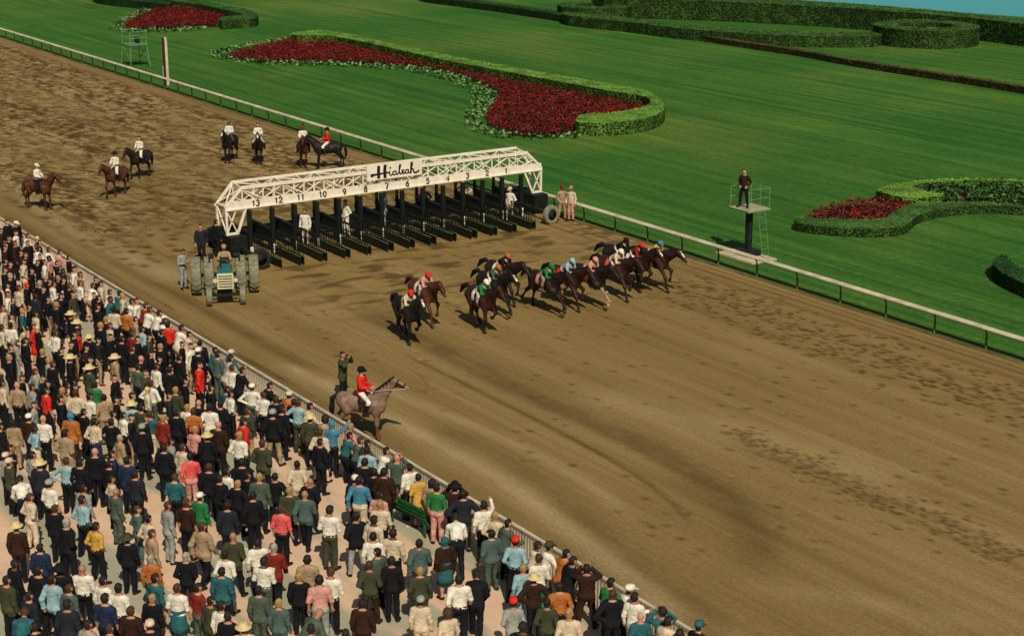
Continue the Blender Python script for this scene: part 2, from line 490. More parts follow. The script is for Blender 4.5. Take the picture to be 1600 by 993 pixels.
def dirt_zone(name, label, X0, X1, DX, DY, seed):
    nx, ny = int((X1 - X0) / DX), int((Y1 - Y0) / DY)
    XX, YY = np.meshgrid(np.linspace(X0, X1, nx), np.linspace(Y0, Y1, ny), indexing='ij')
    DX, DY = (X1 - X0) / (nx - 1), (Y1 - Y0) / (ny - 1)
    rg = np.random.default_rng(seed)
    F = lambda cx, cy, o=3: fbm(nx, ny, (max(cx / DX, 1.01), max(cy / DY, 1.01)), rg, o)
    H = (F(10, 3.2, 4) - 0.5) * 0.05 + (F(15, 0.3) - 0.5) * 0.03
    damp = np.zeros((nx, ny), np.float32); pale = np.zeros((nx, ny), np.float32)
    # churned ground up the track behind the gate
    ch = smooth(-XX, 71, 80) * smooth(YY, 25.2, 28.5) * (1 - smooth(YY, 46.0, 47.2)) * (0.45 + 0.55 * smooth(F(12, 4), 0.36, 0.54))
    n1 = 0.6 * F(0.42, 0.30, 2) + 0.4 * F(2.4, 0.34, 2)
    H += ch * (n1 - 0.5) * 0.13
    damp += ch * smooth(n1, 0.49, 0.62) * 0.88
    pale += ch * smooth(0.5 - n1, 0.0, 0.14) * 0.5
    # ground scuffed in front of the gate, marks lying across the track
    sc = smooth(-XX, 54, 60) * (1 - smooth(-XX, 69, 74)) * smooth(YY, 28, 32)
    n2 = F(0.55, 1.5)
    H += sc * (n2 - 0.5) * 0.08
    damp += sc * smooth(n2, 0.53, 0.68) * 0.70
    for x, y, rx, ry, depth, wet in PITS:
        i, j = int((x - X0) / DX), int((y - Y0) / DY)
        if i < 0 or i >= nx: continue
        ri, rj = int(2.2 * rx / DX) + 1, int(2.2 * ry / DY) + 1
        a, b = max(i - ri, 0), min(i + ri + 1, nx); c, d = max(j - rj, 0), min(j + rj + 1, ny)
        w = np.exp(-(((XX[a:b, c:d] - x) / rx) ** 2 + ((YY[a:b, c:d] - y) / ry) ** 2))
        H[a:b, c:d] -= depth * w
        damp[a:b, c:d] = np.maximum(damp[a:b, c:d], wet * np.clip(1.7 * w, 0, 1))
    for pts, w, depth, wet in RUTS:
        P = np.array(pts, float)
        t = np.linspace(0, len(P) - 1, 160); i = np.clip(t.astype(int), 0, len(P) - 2); f = (t - i)[:, None]
        p0 = P[np.clip(i - 1, 0, len(P) - 1)]; p1 = P[i]; p2 = P[i + 1]; p3 = P[np.clip(i + 2, 0, len(P) - 1)]
        C = 0.5 * (2 * p1 + (p2 - p0) * f + (2 * p0 - 5 * p1 + 4 * p2 - p3) * f ** 2 + (3 * p1 - p0 - 3 * p2 + p3) * f ** 3)
        o = np.argsort(C[:, 0]); yc = np.interp(XX[:, 0], C[o, 0], C[o, 1]); sl = np.gradient(yc, XX[:, 0])
        along = smooth(XX[:, 0], C[:, 0].min() - 0.3, C[:, 0].min() + 2.0) * (1 - smooth(XX[:, 0], C[:, 0].max() - 2.0, C[:, 0].max() + 0.3))
        if pts[0][0] < -190: along = 1.0 + 0 * along
        dist = (YY - yc[:, None]) / np.sqrt(1 + sl[:, None] ** 2)
        wgt = np.exp(-(dist / w) ** 2) * along[:, None]
        wob = 0.55 + 0.9 * (F(1.2, 0.5) - 0.1)
        H -= depth * wgt
        if wet > 0: damp = np.maximum(damp, wet * wgt * wob)
        else: pale = np.maximum(pale, -wet * wgt * wob)
    edge = np.minimum(smooth(YY, Y0, Y0 + 0.4), 1 - smooth(YY, Y1 - 0.4, Y1)) * np.minimum(smooth(XX, X0, X0 + 0.5), 1 - smooth(XX, X1 - 0.5, X1))
    H = H * edge - 0.01
    V = np.stack([XX, YY, H], -1).reshape(-1, 3)
    i, j = np.meshgrid(range(nx - 1), range(ny - 1), indexing='ij'); a = (i * ny + j).ravel()
    me = np_mesh(name, V, np.stack([a, a + ny, a + ny + 1, a + 1], 1), DIRT)
    for nm, arr in (('damp', damp), ('pale', pale)):
        at = me.attributes.new(nm, 'FLOAT', 'POINT'); at.data.foreach_set('value', np.clip(arr, 0, 0.94).astype(np.float32).ravel())
    tag(link(name, me), label, kind='structure')
    return H, ch, X0, DX, DY
dirt_zone('dirt_track_straight', 'brown harrowed dirt racetrack with hoof prints and wheel marks', -61.0, -12.0, 0.088, 0.066, 5)
H, ch, X0, DX, DY = dirt_zone('dirt_track_churned', 'churned dark dirt racetrack behind the gate', -200.0, -61.0, 0.20, 0.125, 6)
for n_, (a_, b_) in {'dirt_track_far': (-600, -200.0), 'dirt_track_near': (-12.0, 250)}.items():
    tag(sheet(n_, a_, b_, Y0, Y1, -0.01, DIRT), 'plain continuation of the dirt racetrack', kind='structure')
rg = np.random.default_rng(8)

# loose clods kicked up on the churned dirt
N = 9000
cx = rg.uniform(-175, -64, N); cy = rg.uniform(26.5, 46.8, N)
sel = (ch[((cx - X0) / DX).astype(int), ((cy - Y0) / DY).astype(int)] > 0.25) | (rg.random(N) < 0.06)
cx, cy = cx[sel], cy[sel]; N = len(cx)
cz = H[((cx - X0) / DX).astype(int), ((cy - Y0) / DY).astype(int)]
base = np.array([(1, 0, 0), (0, 1, 0), (-1, 0, 0), (0, -1, 0), (0, 0, 0.8)], float)
r = rg.uniform(0.03, 0.11, N)
V = (base[None] * (0.7 + 0.6 * rg.random((N, 5, 1))) * r[:, None, None]) + np.stack([cx, cy, cz - 0.01], 1)[:, None]
Q = (np.array([(0, 1, 4), (1, 2, 4), (2, 3, 4), (3, 0, 4)])[None] + (np.arange(N) * 5)[:, None, None]).reshape(-1, 3)
CLOD = mat('damp dirt clod', (0.13, 0.075, 0.024), 0.95, var=0.5, scale=0.6)
tag(link('dirt_clods', np_mesh('dirt_clods', V.reshape(-1, 3), Q, CLOD, False)), 'loose dark clods scattered over the churned dirt', 'dirt clods', kind='stuff')
# lake beyond the far hedges
a_, b_ = gp(1236, 0), gp(1600, 26)
d_ = (b_ - a_).normalized()
p = [a_ - d_ * 40, b_ + d_ * 120, b_ + d_ * 120 + Vector((-60, 160, 0)), a_ - d_ * 40 + Vector((-60, 160, 0))]
mb = MB(); mb.add([(q.x, q.y, -0.045) for q in p], [(0, 1, 2, 3)])
tag(mb.obj('lake_water', WATER), 'blue green lake at the far corner beyond the hedge', kind='structure')
# ------------------------------------------------------------------ hedges and flower beds of the infield
rh = np.random.default_rng(21)
def tris_of(poly):
    t = tessellate_polygon([[Vector((p[0], p[1], 0)) for p in poly]])
    P = np.array([(p[0], p[1]) for p in poly])
    return P[np.array(t)]

def sample_poly(poly, n):
    T = tris_of(poly)
    e1, e2 = T[:, 1] - T[:, 0], T[:, 2] - T[:, 0]
    A = np.abs(e1[:, 0] * e2[:, 1] - e1[:, 1] * e2[:, 0]) / 2
    k = rh.choice(len(T), n, p=A / A.sum()); u, v = rh.random(n), rh.random(n)
    f = u + v > 1; u[f], v[f] = 1 - u[f], 1 - v[f]
    return T[k, 0] + u[:, None] * e1[k] + v[:, None] * e2[k]

def area(poly):
    P = np.array([(p[0], p[1]) for p in poly]); x, y = P[:, 0], P[:, 1]
    return 0.5 * (np.dot(x, np.roll(y, -1)) - np.dot(y, np.roll(x, -1)))

def cards(C, Nn, size, aspect=1.6):
    """leaf-sized faces at C facing roughly Nn"""
    n = len(C)
    Nn = Nn / (np.linalg.norm(Nn, axis=1)[:, None] + 1e-9)
    r = rh.normal(size=(n, 3)); t = np.cross(Nn, r); t /= np.linalg.norm(t, axis=1)[:, None] + 1e-9
    b = np.cross(Nn, t)
    s = np.asarray(size)[:, None]
    V = np.stack([C - t * s * aspect / 2, C - b * s / 2 + Nn * s * 0.12, C + t * s * aspect / 2, C + b * s / 2 + Nn * s * 0.12], 1)
    return V.reshape(-1, 3), np.arange(n * 4).reshape(n, 4)

def smooth_poly(poly, k=3):
    P = np.array([(p[0], p[1]) for p in poly], float); n = len(P); out = []
    for i in range(n):
        p0, p1, p2, p3 = P[i - 1], P[i], P[(i + 1) % n], P[(i + 2) % n]
        for j in range(k):
            f = j / k
            out.append(tuple(0.5 * (2 * p1 + (p2 - p0) * f + (2 * p0 - 5 * p1 + 4 * p2 - p3) * f * f + (3 * p1 - p0 - 3 * p2 + p3) * f ** 3)))
    return out

def hedge(label, px, h, M, dens=170, leaf=0.085, k=3, world_pts=None, hole=None):
    poly = world_pts if world_pts else smooth_poly([gp(x, y, h) for x, y in px], k)
    if area(poly) < 0: poly = poly[::-1]
    c = np.mean(np.array([(p[0], p[1]) for p in poly]), 0)
    root = empty('clipped_hedge', (c[0], c[1], -0.055), 0, label, 'hedge', 'clipped hedges of the infield')
    L = [(p[0] - c[0], p[1] - c[1]) for p in poly]
    n = len(L); H_ = h + 0.055
    mb = MB()
    mb.add([(p[0], p[1], 0) for p in L] + [(p[0] * 1.0, p[1] * 1.0, H_ - 0.05) for p in L], [(i, (i + 1) % n, n + (i + 1) % n, n + i) for i in range(n)])
    T = tessellate_polygon([[Vector((p[0], p[1], 0)) for p in L]])
    mb.obj('branches', HEDGE_CORE, root)
    mt = MB(); mt.add([(p[0], p[1], H_ - 0.045) for p in L], [tuple(t) for t in T]); mt.obj('clipped_top', M, root)  # green top sheet over near-black walls paints the top as sunlit
    m_ = int(abs(area(L)) * dens)
    P = sample_poly(L, m_)
    Ct = np.c_[P, H_ - 0.05 + rh.uniform(-0.02, 0.03, m_)]
    Nt = np.c_[rh.normal(0, 0.20, (m_, 2)), np.ones(m_)]
    A = np.array(L); B = np.roll(A, -1, 0); E = B - A; Ln = np.linalg.norm(E, axis=1)
    ns = int(Ln.sum() * H_ * dens * 0.85)
    e = rh.choice(n, ns, p=Ln / Ln.sum()); u = rh.random(ns)[:, None]
    on = np.stack([E[:, 1], -E[:, 0]], 1) / (Ln[:, None] + 1e-9)
    Q = A[e] + E[e] * u + on[e] * rh.uniform(-0.01, 0.05, ns)[:, None]
    Cs = np.c_[Q, rh.uniform(0.02, H_, ns)]
    Ns = np.c_[on[e] + rh.normal(0, 0.18, (ns, 2)), rh.normal(-0.32, 0.16, ns)]
    C_ = np.r_[Ct, Cs]
    V, F = cards(C_, np.r_[Nt, Ns], rh.uniform(0.6, 1.3, len(C_)) * leaf)
    o = link('foliage', np_mesh('foliage', V, F, M, False), root)
    o['kind'] = 'stuff'
    return root

def planting(root, name, poly, c, dens, size, z, M, jitter=0.5, star=3, k=None):
    n = int(abs(area(poly)) * dens)
    P = sample_poly(poly, n) - np.array(c)
    zz = z + rh.uniform(-0.10, 0.10, n)
    VV, FF = [], []; o = 0
    for s_ in range(star):
        off = rh.normal(0, size * 0.45, (n, 3)); off[:, 2] *= 0.3
        V, F = cards(np.c_[P, zz] + off, np.c_[rh.normal(0, jitter, (n, 2)), np.ones(n)], rh.uniform(0.7, 1.25, n) * size, 1.5)
        VV.append(V); FF.append(F + o); o += len(V)
    ob = link(name, np_mesh(name, np.concatenate(VV), np.concatenate(FF), M, False), root)
    ob['kind'] = 'stuff'
    return ob

def bed(label, px, border=None, cat='flower bed', leafy=False):
    poly = smooth_poly([gp(x, y, 0.3) for x, y in px], 3)
    c = np.mean(np.array(poly), 0)
    root = empty('flower_bed', (c[0], c[1], -0.055), 0, label, cat, 'red flower beds of the infield' if not leafy else None)
    mb = MB(); L = [(p[0] - c[0], p[1] - c[1]) for p in poly]
    T = tessellate_polygon([[Vector((p[0], p[1], 0)) for p in L]])
    mb.add([(p[0], p[1], 0.012) for p in L], [tuple(t) for t in T])
    mb.obj('soil', SOIL, root)
    if leafy:
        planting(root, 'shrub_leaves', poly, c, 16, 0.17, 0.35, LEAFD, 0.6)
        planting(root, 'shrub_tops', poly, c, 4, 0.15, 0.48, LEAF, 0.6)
    else:
        planting(root, 'leaves', poly, c, 7, 0.13, 0.18, LEAFD, 0.6)
        planting(root, 'flowers', poly, c, 30, 0.10, 0.31, FLOWER, 0.55)
        planting(root, 'flower_tops', poly, c, 7, 0.085, 0.38, FLOWERO, 0.55)
    if border:
        for b in border:
            bp = smooth_poly([gp(x, y, 0.12) for x, y in b], 2)
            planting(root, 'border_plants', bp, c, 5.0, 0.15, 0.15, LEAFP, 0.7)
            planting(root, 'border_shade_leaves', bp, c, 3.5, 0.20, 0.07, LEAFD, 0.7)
    return root

# main bed behind the gate
bed('long red flower bed curving behind the starting gate, pale border plants in front',
    [(357, 82), (410, 68), (462, 58), (520, 60), (600, 76), (690, 96), (782, 113), (875, 129), (967, 144), (1012, 154), (1006, 166), (960, 175), (912, 182), (903, 198), (868, 206), (800, 203), (762, 188), (765, 165), (780, 142), (740, 120), (690, 106), (620, 97), (520, 93), (440, 92), (380, 90)],
    [[(328, 82), (345, 74), (400, 65), (462, 54), (462, 59), (400, 71), (362, 80), (362, 88), (420, 92), (520, 95), (520, 101), (420, 99), (345, 92)],
     [(520, 95), (620, 99), (690, 108), (740, 122), (778, 142), (772, 165), (762, 172), (735, 160), (738, 145), (700, 124), (620, 107), (520, 101)],
     [(735, 162), (764, 168), (757, 185), (762, 196), (800, 206), (860, 208), (905, 205), (905, 212), (850, 214), (790, 213), (742, 205), (726, 188)]])
hedge('long clipped hedge with a hooked right end behind the largest red bed',
      [(461, 50), (519, 48), (597, 64), (690, 84), (782, 101), (875, 117), (967, 133), (1014, 142), (1036, 158), (1036, 172), (1010, 184), (960, 190), (906, 191), (902, 184), (914, 178), (960, 175), (1000, 168), (1018, 159), (1004, 149), (960, 142), (870, 126), (780, 109), (690, 92), (600, 72), (520, 56), (464, 55)], 0.85, LEAFB)
# bed in the top left corner
bed('red flower bed with pale border at the top left beyond the viewing stand',
    [(193, 39), (208, 28), (232, 17), (262, 6), (290, 0), (330, 8), (360, 17), (350, 24), (345, 36), (300, 38), (250, 41), (215, 43)],
    [[(172, 40), (190, 27), (222, 13), (255, 3), (262, 7), (230, 18), (205, 29), (195, 38), (205, 44), (260, 43), (320, 40), (320, 45), (255, 48), (195, 48)]])
hedge('clipped hedge hooking round the right end of the top left red bed',
      [(262, -8), (310, -2), (350, 8), (385, 14), (402, 22), (398, 28), (372, 30), (347, 32), (344, 28), (368, 24), (380, 21), (350, 15), (310, 6), (262, 0)], 0.85, LEAF)
hedge('dark straight hedge running off the top left corner of the lawn', [(150, -14), (205, -6), (262, 2), (258, 6), (200, 0), (150, -6)], 0.8, LEAFD)
# bed to the right of the starter's tower
R = lambda L, ox, oy, s: [(ox + x / s, oy + y / s) for x, y in L]
r7 = lambda L: R(L, 1230, 260, 4.324)
bed('small red flower bed beside the low curved hedges on the right lawn',
    r7([(120, 335), (200, 285), (330, 240), (440, 215), (560, 218), (700, 225), (850, 245), (800, 275), (730, 310), (660, 352), (500, 352), (330, 348), (200, 346)]))
hedge('low S shaped hedge along the front of the small red bed',
      r7([(60, 362), (85, 335), (200, 345), (400, 350), (640, 352), (720, 305), (800, 262), (900, 243), (1060, 236), (1350, 240), (1700, 262), (1700, 275), (1350, 258), (1150, 270), (1000, 292), (900, 318), (850, 350), (780, 400), (600, 415), (400, 410), (200, 395), (62, 372)]), 0.42, LEAF)
hedge('bright green wedge shaped hedge above the small red bed',
      r7([(605, 155), (700, 125), (850, 100), (1100, 82), (1400, 82), (1700, 95), (1700, 102), (1400, 92), (1100, 95), (900, 112), (845, 130), (880, 146), (960, 165), (1052, 180), (1050, 192), (960, 203), (840, 206), (740, 195), (660, 175)]), 0.55, LEAFB)
bed('dark leafy shrub bed enclosed by the bright wedge shaped hedge',
    r7([(850, 140), (900, 120), (1100, 104), (1400, 100), (1700, 108), (1700, 245), (1350, 236), (1070, 230), (1050, 200), (960, 178), (880, 156)]), None, 'shrub bed', True)
hedge('dark curved hedge cut by the right edge of the lawn',
      [(1553, 408), (1560, 400), (1568, 398), (1585, 412), (1620, 432), (1660, 440), (1660, 452), (1620, 448), (1580, 432), (1560, 420)], 0.6, LEAFD)
# far hedges by the lake
r8 = lambda L: R(L, 860, 0, 2.162)
def ring(label, cx, cy, rx, ry, irx, iry, h):
    c = gp(cx, cy, h); e = gp(cx + rx, cy, h); ro = (e - c).length; ri = ro * irx / rx
    out = [(c.x + ro * math.cos(t), c.y + ro * math.sin(t)) for t in np.linspace(0, 2 * math.pi, 49)]
    inn = [(c.x + ri * math.cos(t), c.y + ri * math.sin(t)) for t in np.linspace(2 * math.pi, 0, 49)]
    return hedge(label, None, h, LEAF, 110, 0.11, world_pts=out + inn)
ring('tall ring shaped hedge near the lake at the right', *r8([(1270, 84)])[0], 175 / 2.162, 13, 92 / 2.162, 6, 1.6)
ring('ring shaped hedge at the top, left of the tall ring', *r8([(150, 16)])[0], 126 / 2.162, 12, 62 / 2.162, 5, 1.3)
hedge('tall dark hedge wall in front of the lake',
      r8([(180, -22), (500, -14), (900, 4), (1200, 26), (1440, 48), (1700, 78), (1700, 92), (1440, 62), (1200, 42), (900, 20), (500, 2), (180, -8)]), 2.0, LEAF, 80, 0.13)
hedge('curved hedge linking the two ring hedges',
      r8([(60, 40), (250, 58), (420, 80), (600, 94), (800, 104), (1000, 107), (1110, 104), (1110, 118), (1000, 122), (800, 119), (600, 108), (420, 93), (250, 72), (60, 52)]), 1.0, LEAF, 110, 0.11)
hedge('low reddish hedge line running down the far lawn to the right edge',
      r8([(350, 88), (520, 116), (700, 144), (850, 166), (1000, 194), (1200, 226), (1400, 256), (1700, 304), (1700, 309), (1400, 261), (1200, 231), (1000, 199), (850, 171), (700, 149), (520, 121), (350, 93)]), 0.5, LEAFR, 120, 0.10)
hedge('low dark hedge line crossing the top of the far lawn',
      r8([(-420, -22), (-200, 6), (-50, 28), (100, 52), (250, 72), (350, 88), (350, 93), (250, 79), (100, 60), (-50, 37), (-200, 15), (-420, -13)]), 0.7, LEAFD, 90, 0.12)
# ------------------------------------------------------------------ rails and fence
rl = empty('racetrack_rail', (-100, RAIL_Y, -0.05), 0, 'white inner rail on gooseneck posts between dirt track and lawn', 'rail')
RZ = 0.86
mb = MB(); n = 2
prof = [(-0.15, 0.0), (-0.11, 0.055), (0.02, 0.075), (0.14, 0.045), (0.15, -0.02), (0.0, -0.045), (-0.13, -0.035)]
def extr(mb, prof, x0, x1, y, z):
    k = len(prof)
    v = [(x0, y + a, z + b) for a, b in prof] + [(x1, y + a, z + b) for a, b in prof]
    mb.add(v, [((i + 1) % k, i, k + i, k + (i + 1) % k) for i in range(k)] + [tuple(range(k)), tuple(range(2 * k - 1, k - 1, -1))])
px0 = gp(1243, 422, RZ).x
posts = [px0 + 2.575 * i for i in range(-56, 14)]
for i in range(0, len(posts) - 4, 4):              # the rail is made of bolted lengths
    m1 = MB(); extr(m1, prof, posts[i] + 100 + 0.006, posts[i + 4] + 100 - 0.006, 0, RZ + 0.05 + random.uniform(-0.006, 0.006))
    m1.obj('top_rail', RAILW, rl)
mb = MB()
mb.tube([(0, 0.14, -0.2), (0, 0.14, 0.55), (0, 0.10, 0.74), (0, 0.0, RZ + 0.02)], [0.045, 0.042, 0.036, 0.034], 6)
mb.box((-0.05, -0.07, RZ - 0.012), (0.05, 0.08, RZ + 0.008))
pm = mb.mesh('post', [POSTG])
for x in posts:
    o = link('post', pm, rl, loc=(x + 100, 0, 0)); o.rotation_euler = (random.uniform(-0.03, 0.03), random.uniform(-0.02, 0.02), 0)

fn = empty('picket_fence', (-60, FENCE_Y, 0), 0, 'white picket fence along the track side of the crowd', 'fence')
FX0, FX1 = -92.0, -20.0
for i in range(12):
    a, b = FX0 + 6 * i + 0.004, FX0 + 6 * i + 5.996
    m1 = MB(); m1.box((a + 60, -0.035, 1.02), (b + 60, 0.055, 1.075)); m1.obj('top_rail', RAILW, fn)
    m1 = MB(); m1.box((a + 60, 0.022, 0.16), (b + 60, 0.06, 0.23)); m1.obj('bottom_rail', RAILW, fn)
m1 = MB(); m1.box((-0.045, 0.062, -0.1), (0.045, 0.15, 1.018)); pm = m1.mesh('post', [RAILW])
for i in range(37): link('post', pm, fn, loc=(FX0 + 2 * i + 60, 0, 0))
m1 = MB(); m1.box((-0.024, -0.012, 0.06), (0.024, 0.018, 1.018)); pm = m1.mesh('picket', [RAILW])
px_ = [FX1 - 0.06 - 0.13 * i for i in range(int((FX1 - FX0) / 0.13))]
for x in px_[40:340]: link('picket', pm, fn, loc=(x + 60, 0, 0))
m1 = MB()
for x in px_[:40] + px_[340:]: m1.box((x + 60 - 0.024, -0.012, 0.06), (x + 60 + 0.024, 0.018, 1.018))
m1.obj('distant_pickets', RAILW, fn)['kind'] = 'stuff'

# ------------------------------------------------------------------ starting gate
GY0, GP, GN = 31.34, 1.149, 14                       # first divider, pitch, number of dividers
XF, XB = -69.3, -70.3                                # front and back plane of the truss
gate = empty('starting_gate', (XF, 39.0, 0), 0, 'long white truss starting gate with dark open stalls across the dirt', 'starting gate')
W = lambda x, y, z: (x - XF, y - 39.0, z)
def gbar(name, a, b, w, M=WHITE): return MB().bar(W(*a), W(*b), w).obj(name, M, gate)
yl, yr = 31.25, 46.95
for nm, z, x in (('front_top_chord', 3.12, XF), ('back_top_chord', 3.22, XB)):
    gbar(nm, (x, yl - 0.05, z), (x, yr + 0.05, z), 0.14 if x == XF else 0.11)
gbar('back_bottom_chord', (XB, 30.3, 2.26), (XB, 47.85, 2.26), 0.10)
m1 = MB(); m1.box(W(XF - 0.03, 30.42, 2.16), W(XF + 0.03, 47.84, 2.50)); m1.obj('fascia_board', WHITE, gate)
m1 = MB(); m1.box(W(XF + 0.032, 30.42, 2.13), W(XF + 0.09, 47.84, 2.19)); m1.obj('fascia_lip', WHITE, gate)
m1 = MB(); m1.box(W(XB + 0.06, 31.3, 2.20), W(XF - 0.04, 46.9, 2.23))
npan = 15
ysn = np.linspace(yl, yr, npan + 1)
for i, y in enumerate(ysn):
    gbar('strut', (XF - 0.0, y, 2.50), (XF, y, 3.06), 0.055)
    gbar('strut', (XF - 0.06, y, 3.12), (XB + 0.05, y, 3.21), 0.055)
    gbar('strut', (XB, y, 2.30), (XB, y, 3.17), 0.05)
    if i < npan:
        y2 = ysn[i + 1]
        a, b = (y, y2) if i % 2 else (y2, y)
        gbar('diagonal_brace', (XF - 0.012, a, 2.52), (XF - 0.012, b, 3.06), 0.05)
        gbar('diagonal_brace', (XF - 0.05, b, 2.52), (XF - 0.05, a, 3.06), 0.038)
        gbar('diagonal_brace', (XB, a, 2.32), (XB, b, 3.16), 0.045)
        gbar('diagonal_brace', (XF - 0.08, a, 3.135), (XB + 0.06, b, 3.205), 0.045)
        ym = (y + y2) / 2
        gbar('strut', (XF - 0.03, ym, 2.50), (XF - 0.03, ym, 3.06), 0.035)
for s, ye, yo in ((-1, yl, 30.42), (1, yr, 47.84)):      # the chamfered ends and their legs
    for x, zt in ((XF, 3.12), (XB, 3.22)):
        gbar('end_chord', (x, ye, zt), (x, yo, 2.30), 0.11)
        gbar('end_leg', (x, yo, 2.30), (x, yo - 0.02 * s, 1.06), 0.10)
    gbar('end_strut', (XF - 0.05, yo, 2.33), (XB + 0.05, yo, 2.33), 0.08)
    gbar('end_leg', (XF + 0.01, ye - 0.15 * s, 2.15), (XF + 0.01, yo - 0.55 * s, 1.06), 0.10)
    gbar('end_strut', (XF + 0.01, yo - 0.58 * s, 1.04), (XF + 0.01, yo + 0.04 * s, 1.04), 0.10)
    gbar('diagonal_brace', (XF + 0.0, yo - 0.02 * s, 2.14), (XF, yo - 0.50 * s, 1.1), 0.05)
    gbar('diagonal_brace', (XF, yo - 0.5 * s, 2.14), (XF, yo - 0.04 * s, 1.1), 0.05)
    gbar('diagonal_brace', (XF - 0.05, yo, 1.1), (XB + 0.03, yo, 2.25), 0.05)
    gbar('diagonal_brace', (XF - 0.05, yo, 2.25), (XB + 0.03, yo, 1.1), 0.05)
    gbar('diagonal_brace', (XF - 0.05, ye, 3.10), (XB + 0.03, yo, 2.36), 0.05)
    gbar('diagonal_brace', (XF - 0.05, yo, 2.36), (XB + 0.03, ye, 3.18), 0.05)
    gbar('diagonal_brace', (XF, ye - 0.02 * s, 2.52), (XF, ye + 0.42 * s, 2.74), 0.05)
    m1 = MB(); ya, yb = sorted((yo - 0.75 * s, yo + 0.06 * s))   # the dark end box the leg stands on
    m1.box(W(XB - 1.0, ya, 0.34), W(XF + 0.55, yb, 0.985))
    m1.obj('end_box', GATEK, gate)
    m1 = MB(); m1.box(W(XB - 0.8, ya + 0.1, 0.12), W(XF + 0.5, yb - 0.1, 0.34)); m1.obj('axle_beam', IRON, gate)

def wheel(parent, loc, r, w, axis_rz=0.0, M=RUBBER, name='wheel', rimM=IRON):
    """tyre with tread lugs, rim and hub; axle along local X"""
    o = empty(name, loc, axis_rz); o.parent = parent
    m1 = MB()
    m1.lathe([(r * 0.60, -w * 0.42), (r * 0.78, -w * 0.5), (r * 0.95, -w * 0.46), (r, -w * 0.30), (r, w * 0.30), (r * 0.95, w * 0.46), (r * 0.78, w * 0.5), (r * 0.60, w * 0.42), (r * 0.60, -w * 0.42)], 24, 'X', cap=False)
    for k in range(20):
        t = 2 * math.pi * k / 20
        for sgn in (-1, 1):
            a = Vector((0.02 * w * sgn, math.cos(t) * r, math.sin(t) * r)); t2 = t + 0.16
            b = Vector((0.46 * w * sgn, math.cos(t2) * r * 0.975, math.sin(t2) * r * 0.975))
            m1.bar(a, b, r * 0.055)
    m1.obj('tyre', M, o, False)
    m1 = MB(); m1.lathe([(r * 0.60, -w * 0.38), (r * 0.52, -w * 0.30), (r * 0.16, -w * 0.20), (r * 0.14, -w * 0.46), (r * 0.14, w * 0.46), (r * 0.16, w * 0.20), (r * 0.52, w * 0.30), (r * 0.60, w * 0.38)], 16, 'X')
    m1.obj('rim', rimM, o, True)
    return o
wheel(gate, W(-66.6, 46.6, 0.47), 0.47, 0.26, 0.15)
wheel(gate, W(-71.6, 47.4, 0.46), 0.46, 0.26, 0.0)
wheel(gate, W(-66.4, 30.7, 0.46), 0.46, 0.26, 0.0, RUBK)
wheel(gate, W(-71.6, 30.7, 0.46), 0.46, 0.26, 0.0, RUBK)
MB().bar(W(XF, 46.9, 0.46), W(-66.45, 46.55, 0.46), 0.14).obj('axle_arm', IRON, gate)
MB().bar(W(XF, 30.85, 0.46), W(-66.45, 30.7, 0.46), 0.14).obj('axle_arm', IRON, gate)
# stalls: dividers, posts, pads, tail gates and front doors swung open
md = MB(); md.box((-2.5, -0.07, 0.42), (0.0, 0.07, 1.04)); md.box((-2.5, -0.10, 1.02), (-0.05, 0.10, 1.14))
divm = md.mesh('stall_divider', [GATEK])
pm1 = MB().box((-0.08, -0.09, 0.0), (0.08, 0.09, 2.14)).mesh('front_post', [GATEK])
pm2 = MB().box((-0.06, -0.06, 0.0), (0.06, 0.06, 2.19)).mesh('rear_post', [GATEG])
padm = MB().lathe([(0.075, 0.0), (0.09, 0.05), (0.09, 0.36), (0.06, 0.42)], 8).mesh('foot_pad', [PADW])
dm = MB()
dm.box((0.0, -0.02, 0.06), (2.55, 0.02, 0.40))
dm.box((0.0, -0.018, 1.08), (2.5, 0.018, 1.13)); dm.box((0.0, -0.016, 0.74), (2.5, 0.016, 0.77))
for k in range(12): dm.box((0.225 * k, -0.012, 0.40), (0.225 * k + 0.026, 0.012, 1.08))
doorm = dm.mesh('front_door', [GATEG])
lipm = MB().box((0.0, -0.03, 0.402), (2.56, 0.03, 0.425)).mesh('sunlit_door_edge', [POSTG])  # paler strip paints sunlight on the top edge of the kick board
tgm = MB().box((-0.03, 0.08, 0.5), (0.03, GP - 0.08, 0.80)).mesh('tail_gate', [GATEK])
DXF = -68.80
for i in range(GN):
    y = GY0 + GP * i
    link('stall_divider', divm, gate, loc=W(DXF - 0.09, y, 0))
    link('front_post', pm1, gate, loc=W(DXF, y, 0))
    link('rear_post', pm2, gate, loc=W(DXF - 2.55, y, 0))
    link('foot_pad', padm, gate, loc=W(DXF + 0.19, y - 0.02, 0.06))
    for s in (-1, 1):
        if (i == 0 and s < 0) or i == GN - 1: continue
        d = link('front_door', doorm, gate, loc=W(DXF + 0.30, y + 0.05 * s, 0)); d.rotation_euler = (0, 0, s * random.uniform(0.0, 0.05))
        e = link('sunlit_door_edge', lipm, d)
    if i < GN - 1: link('tail_gate', tgm, gate, loc=W(DXF - 2.55, y, 0))

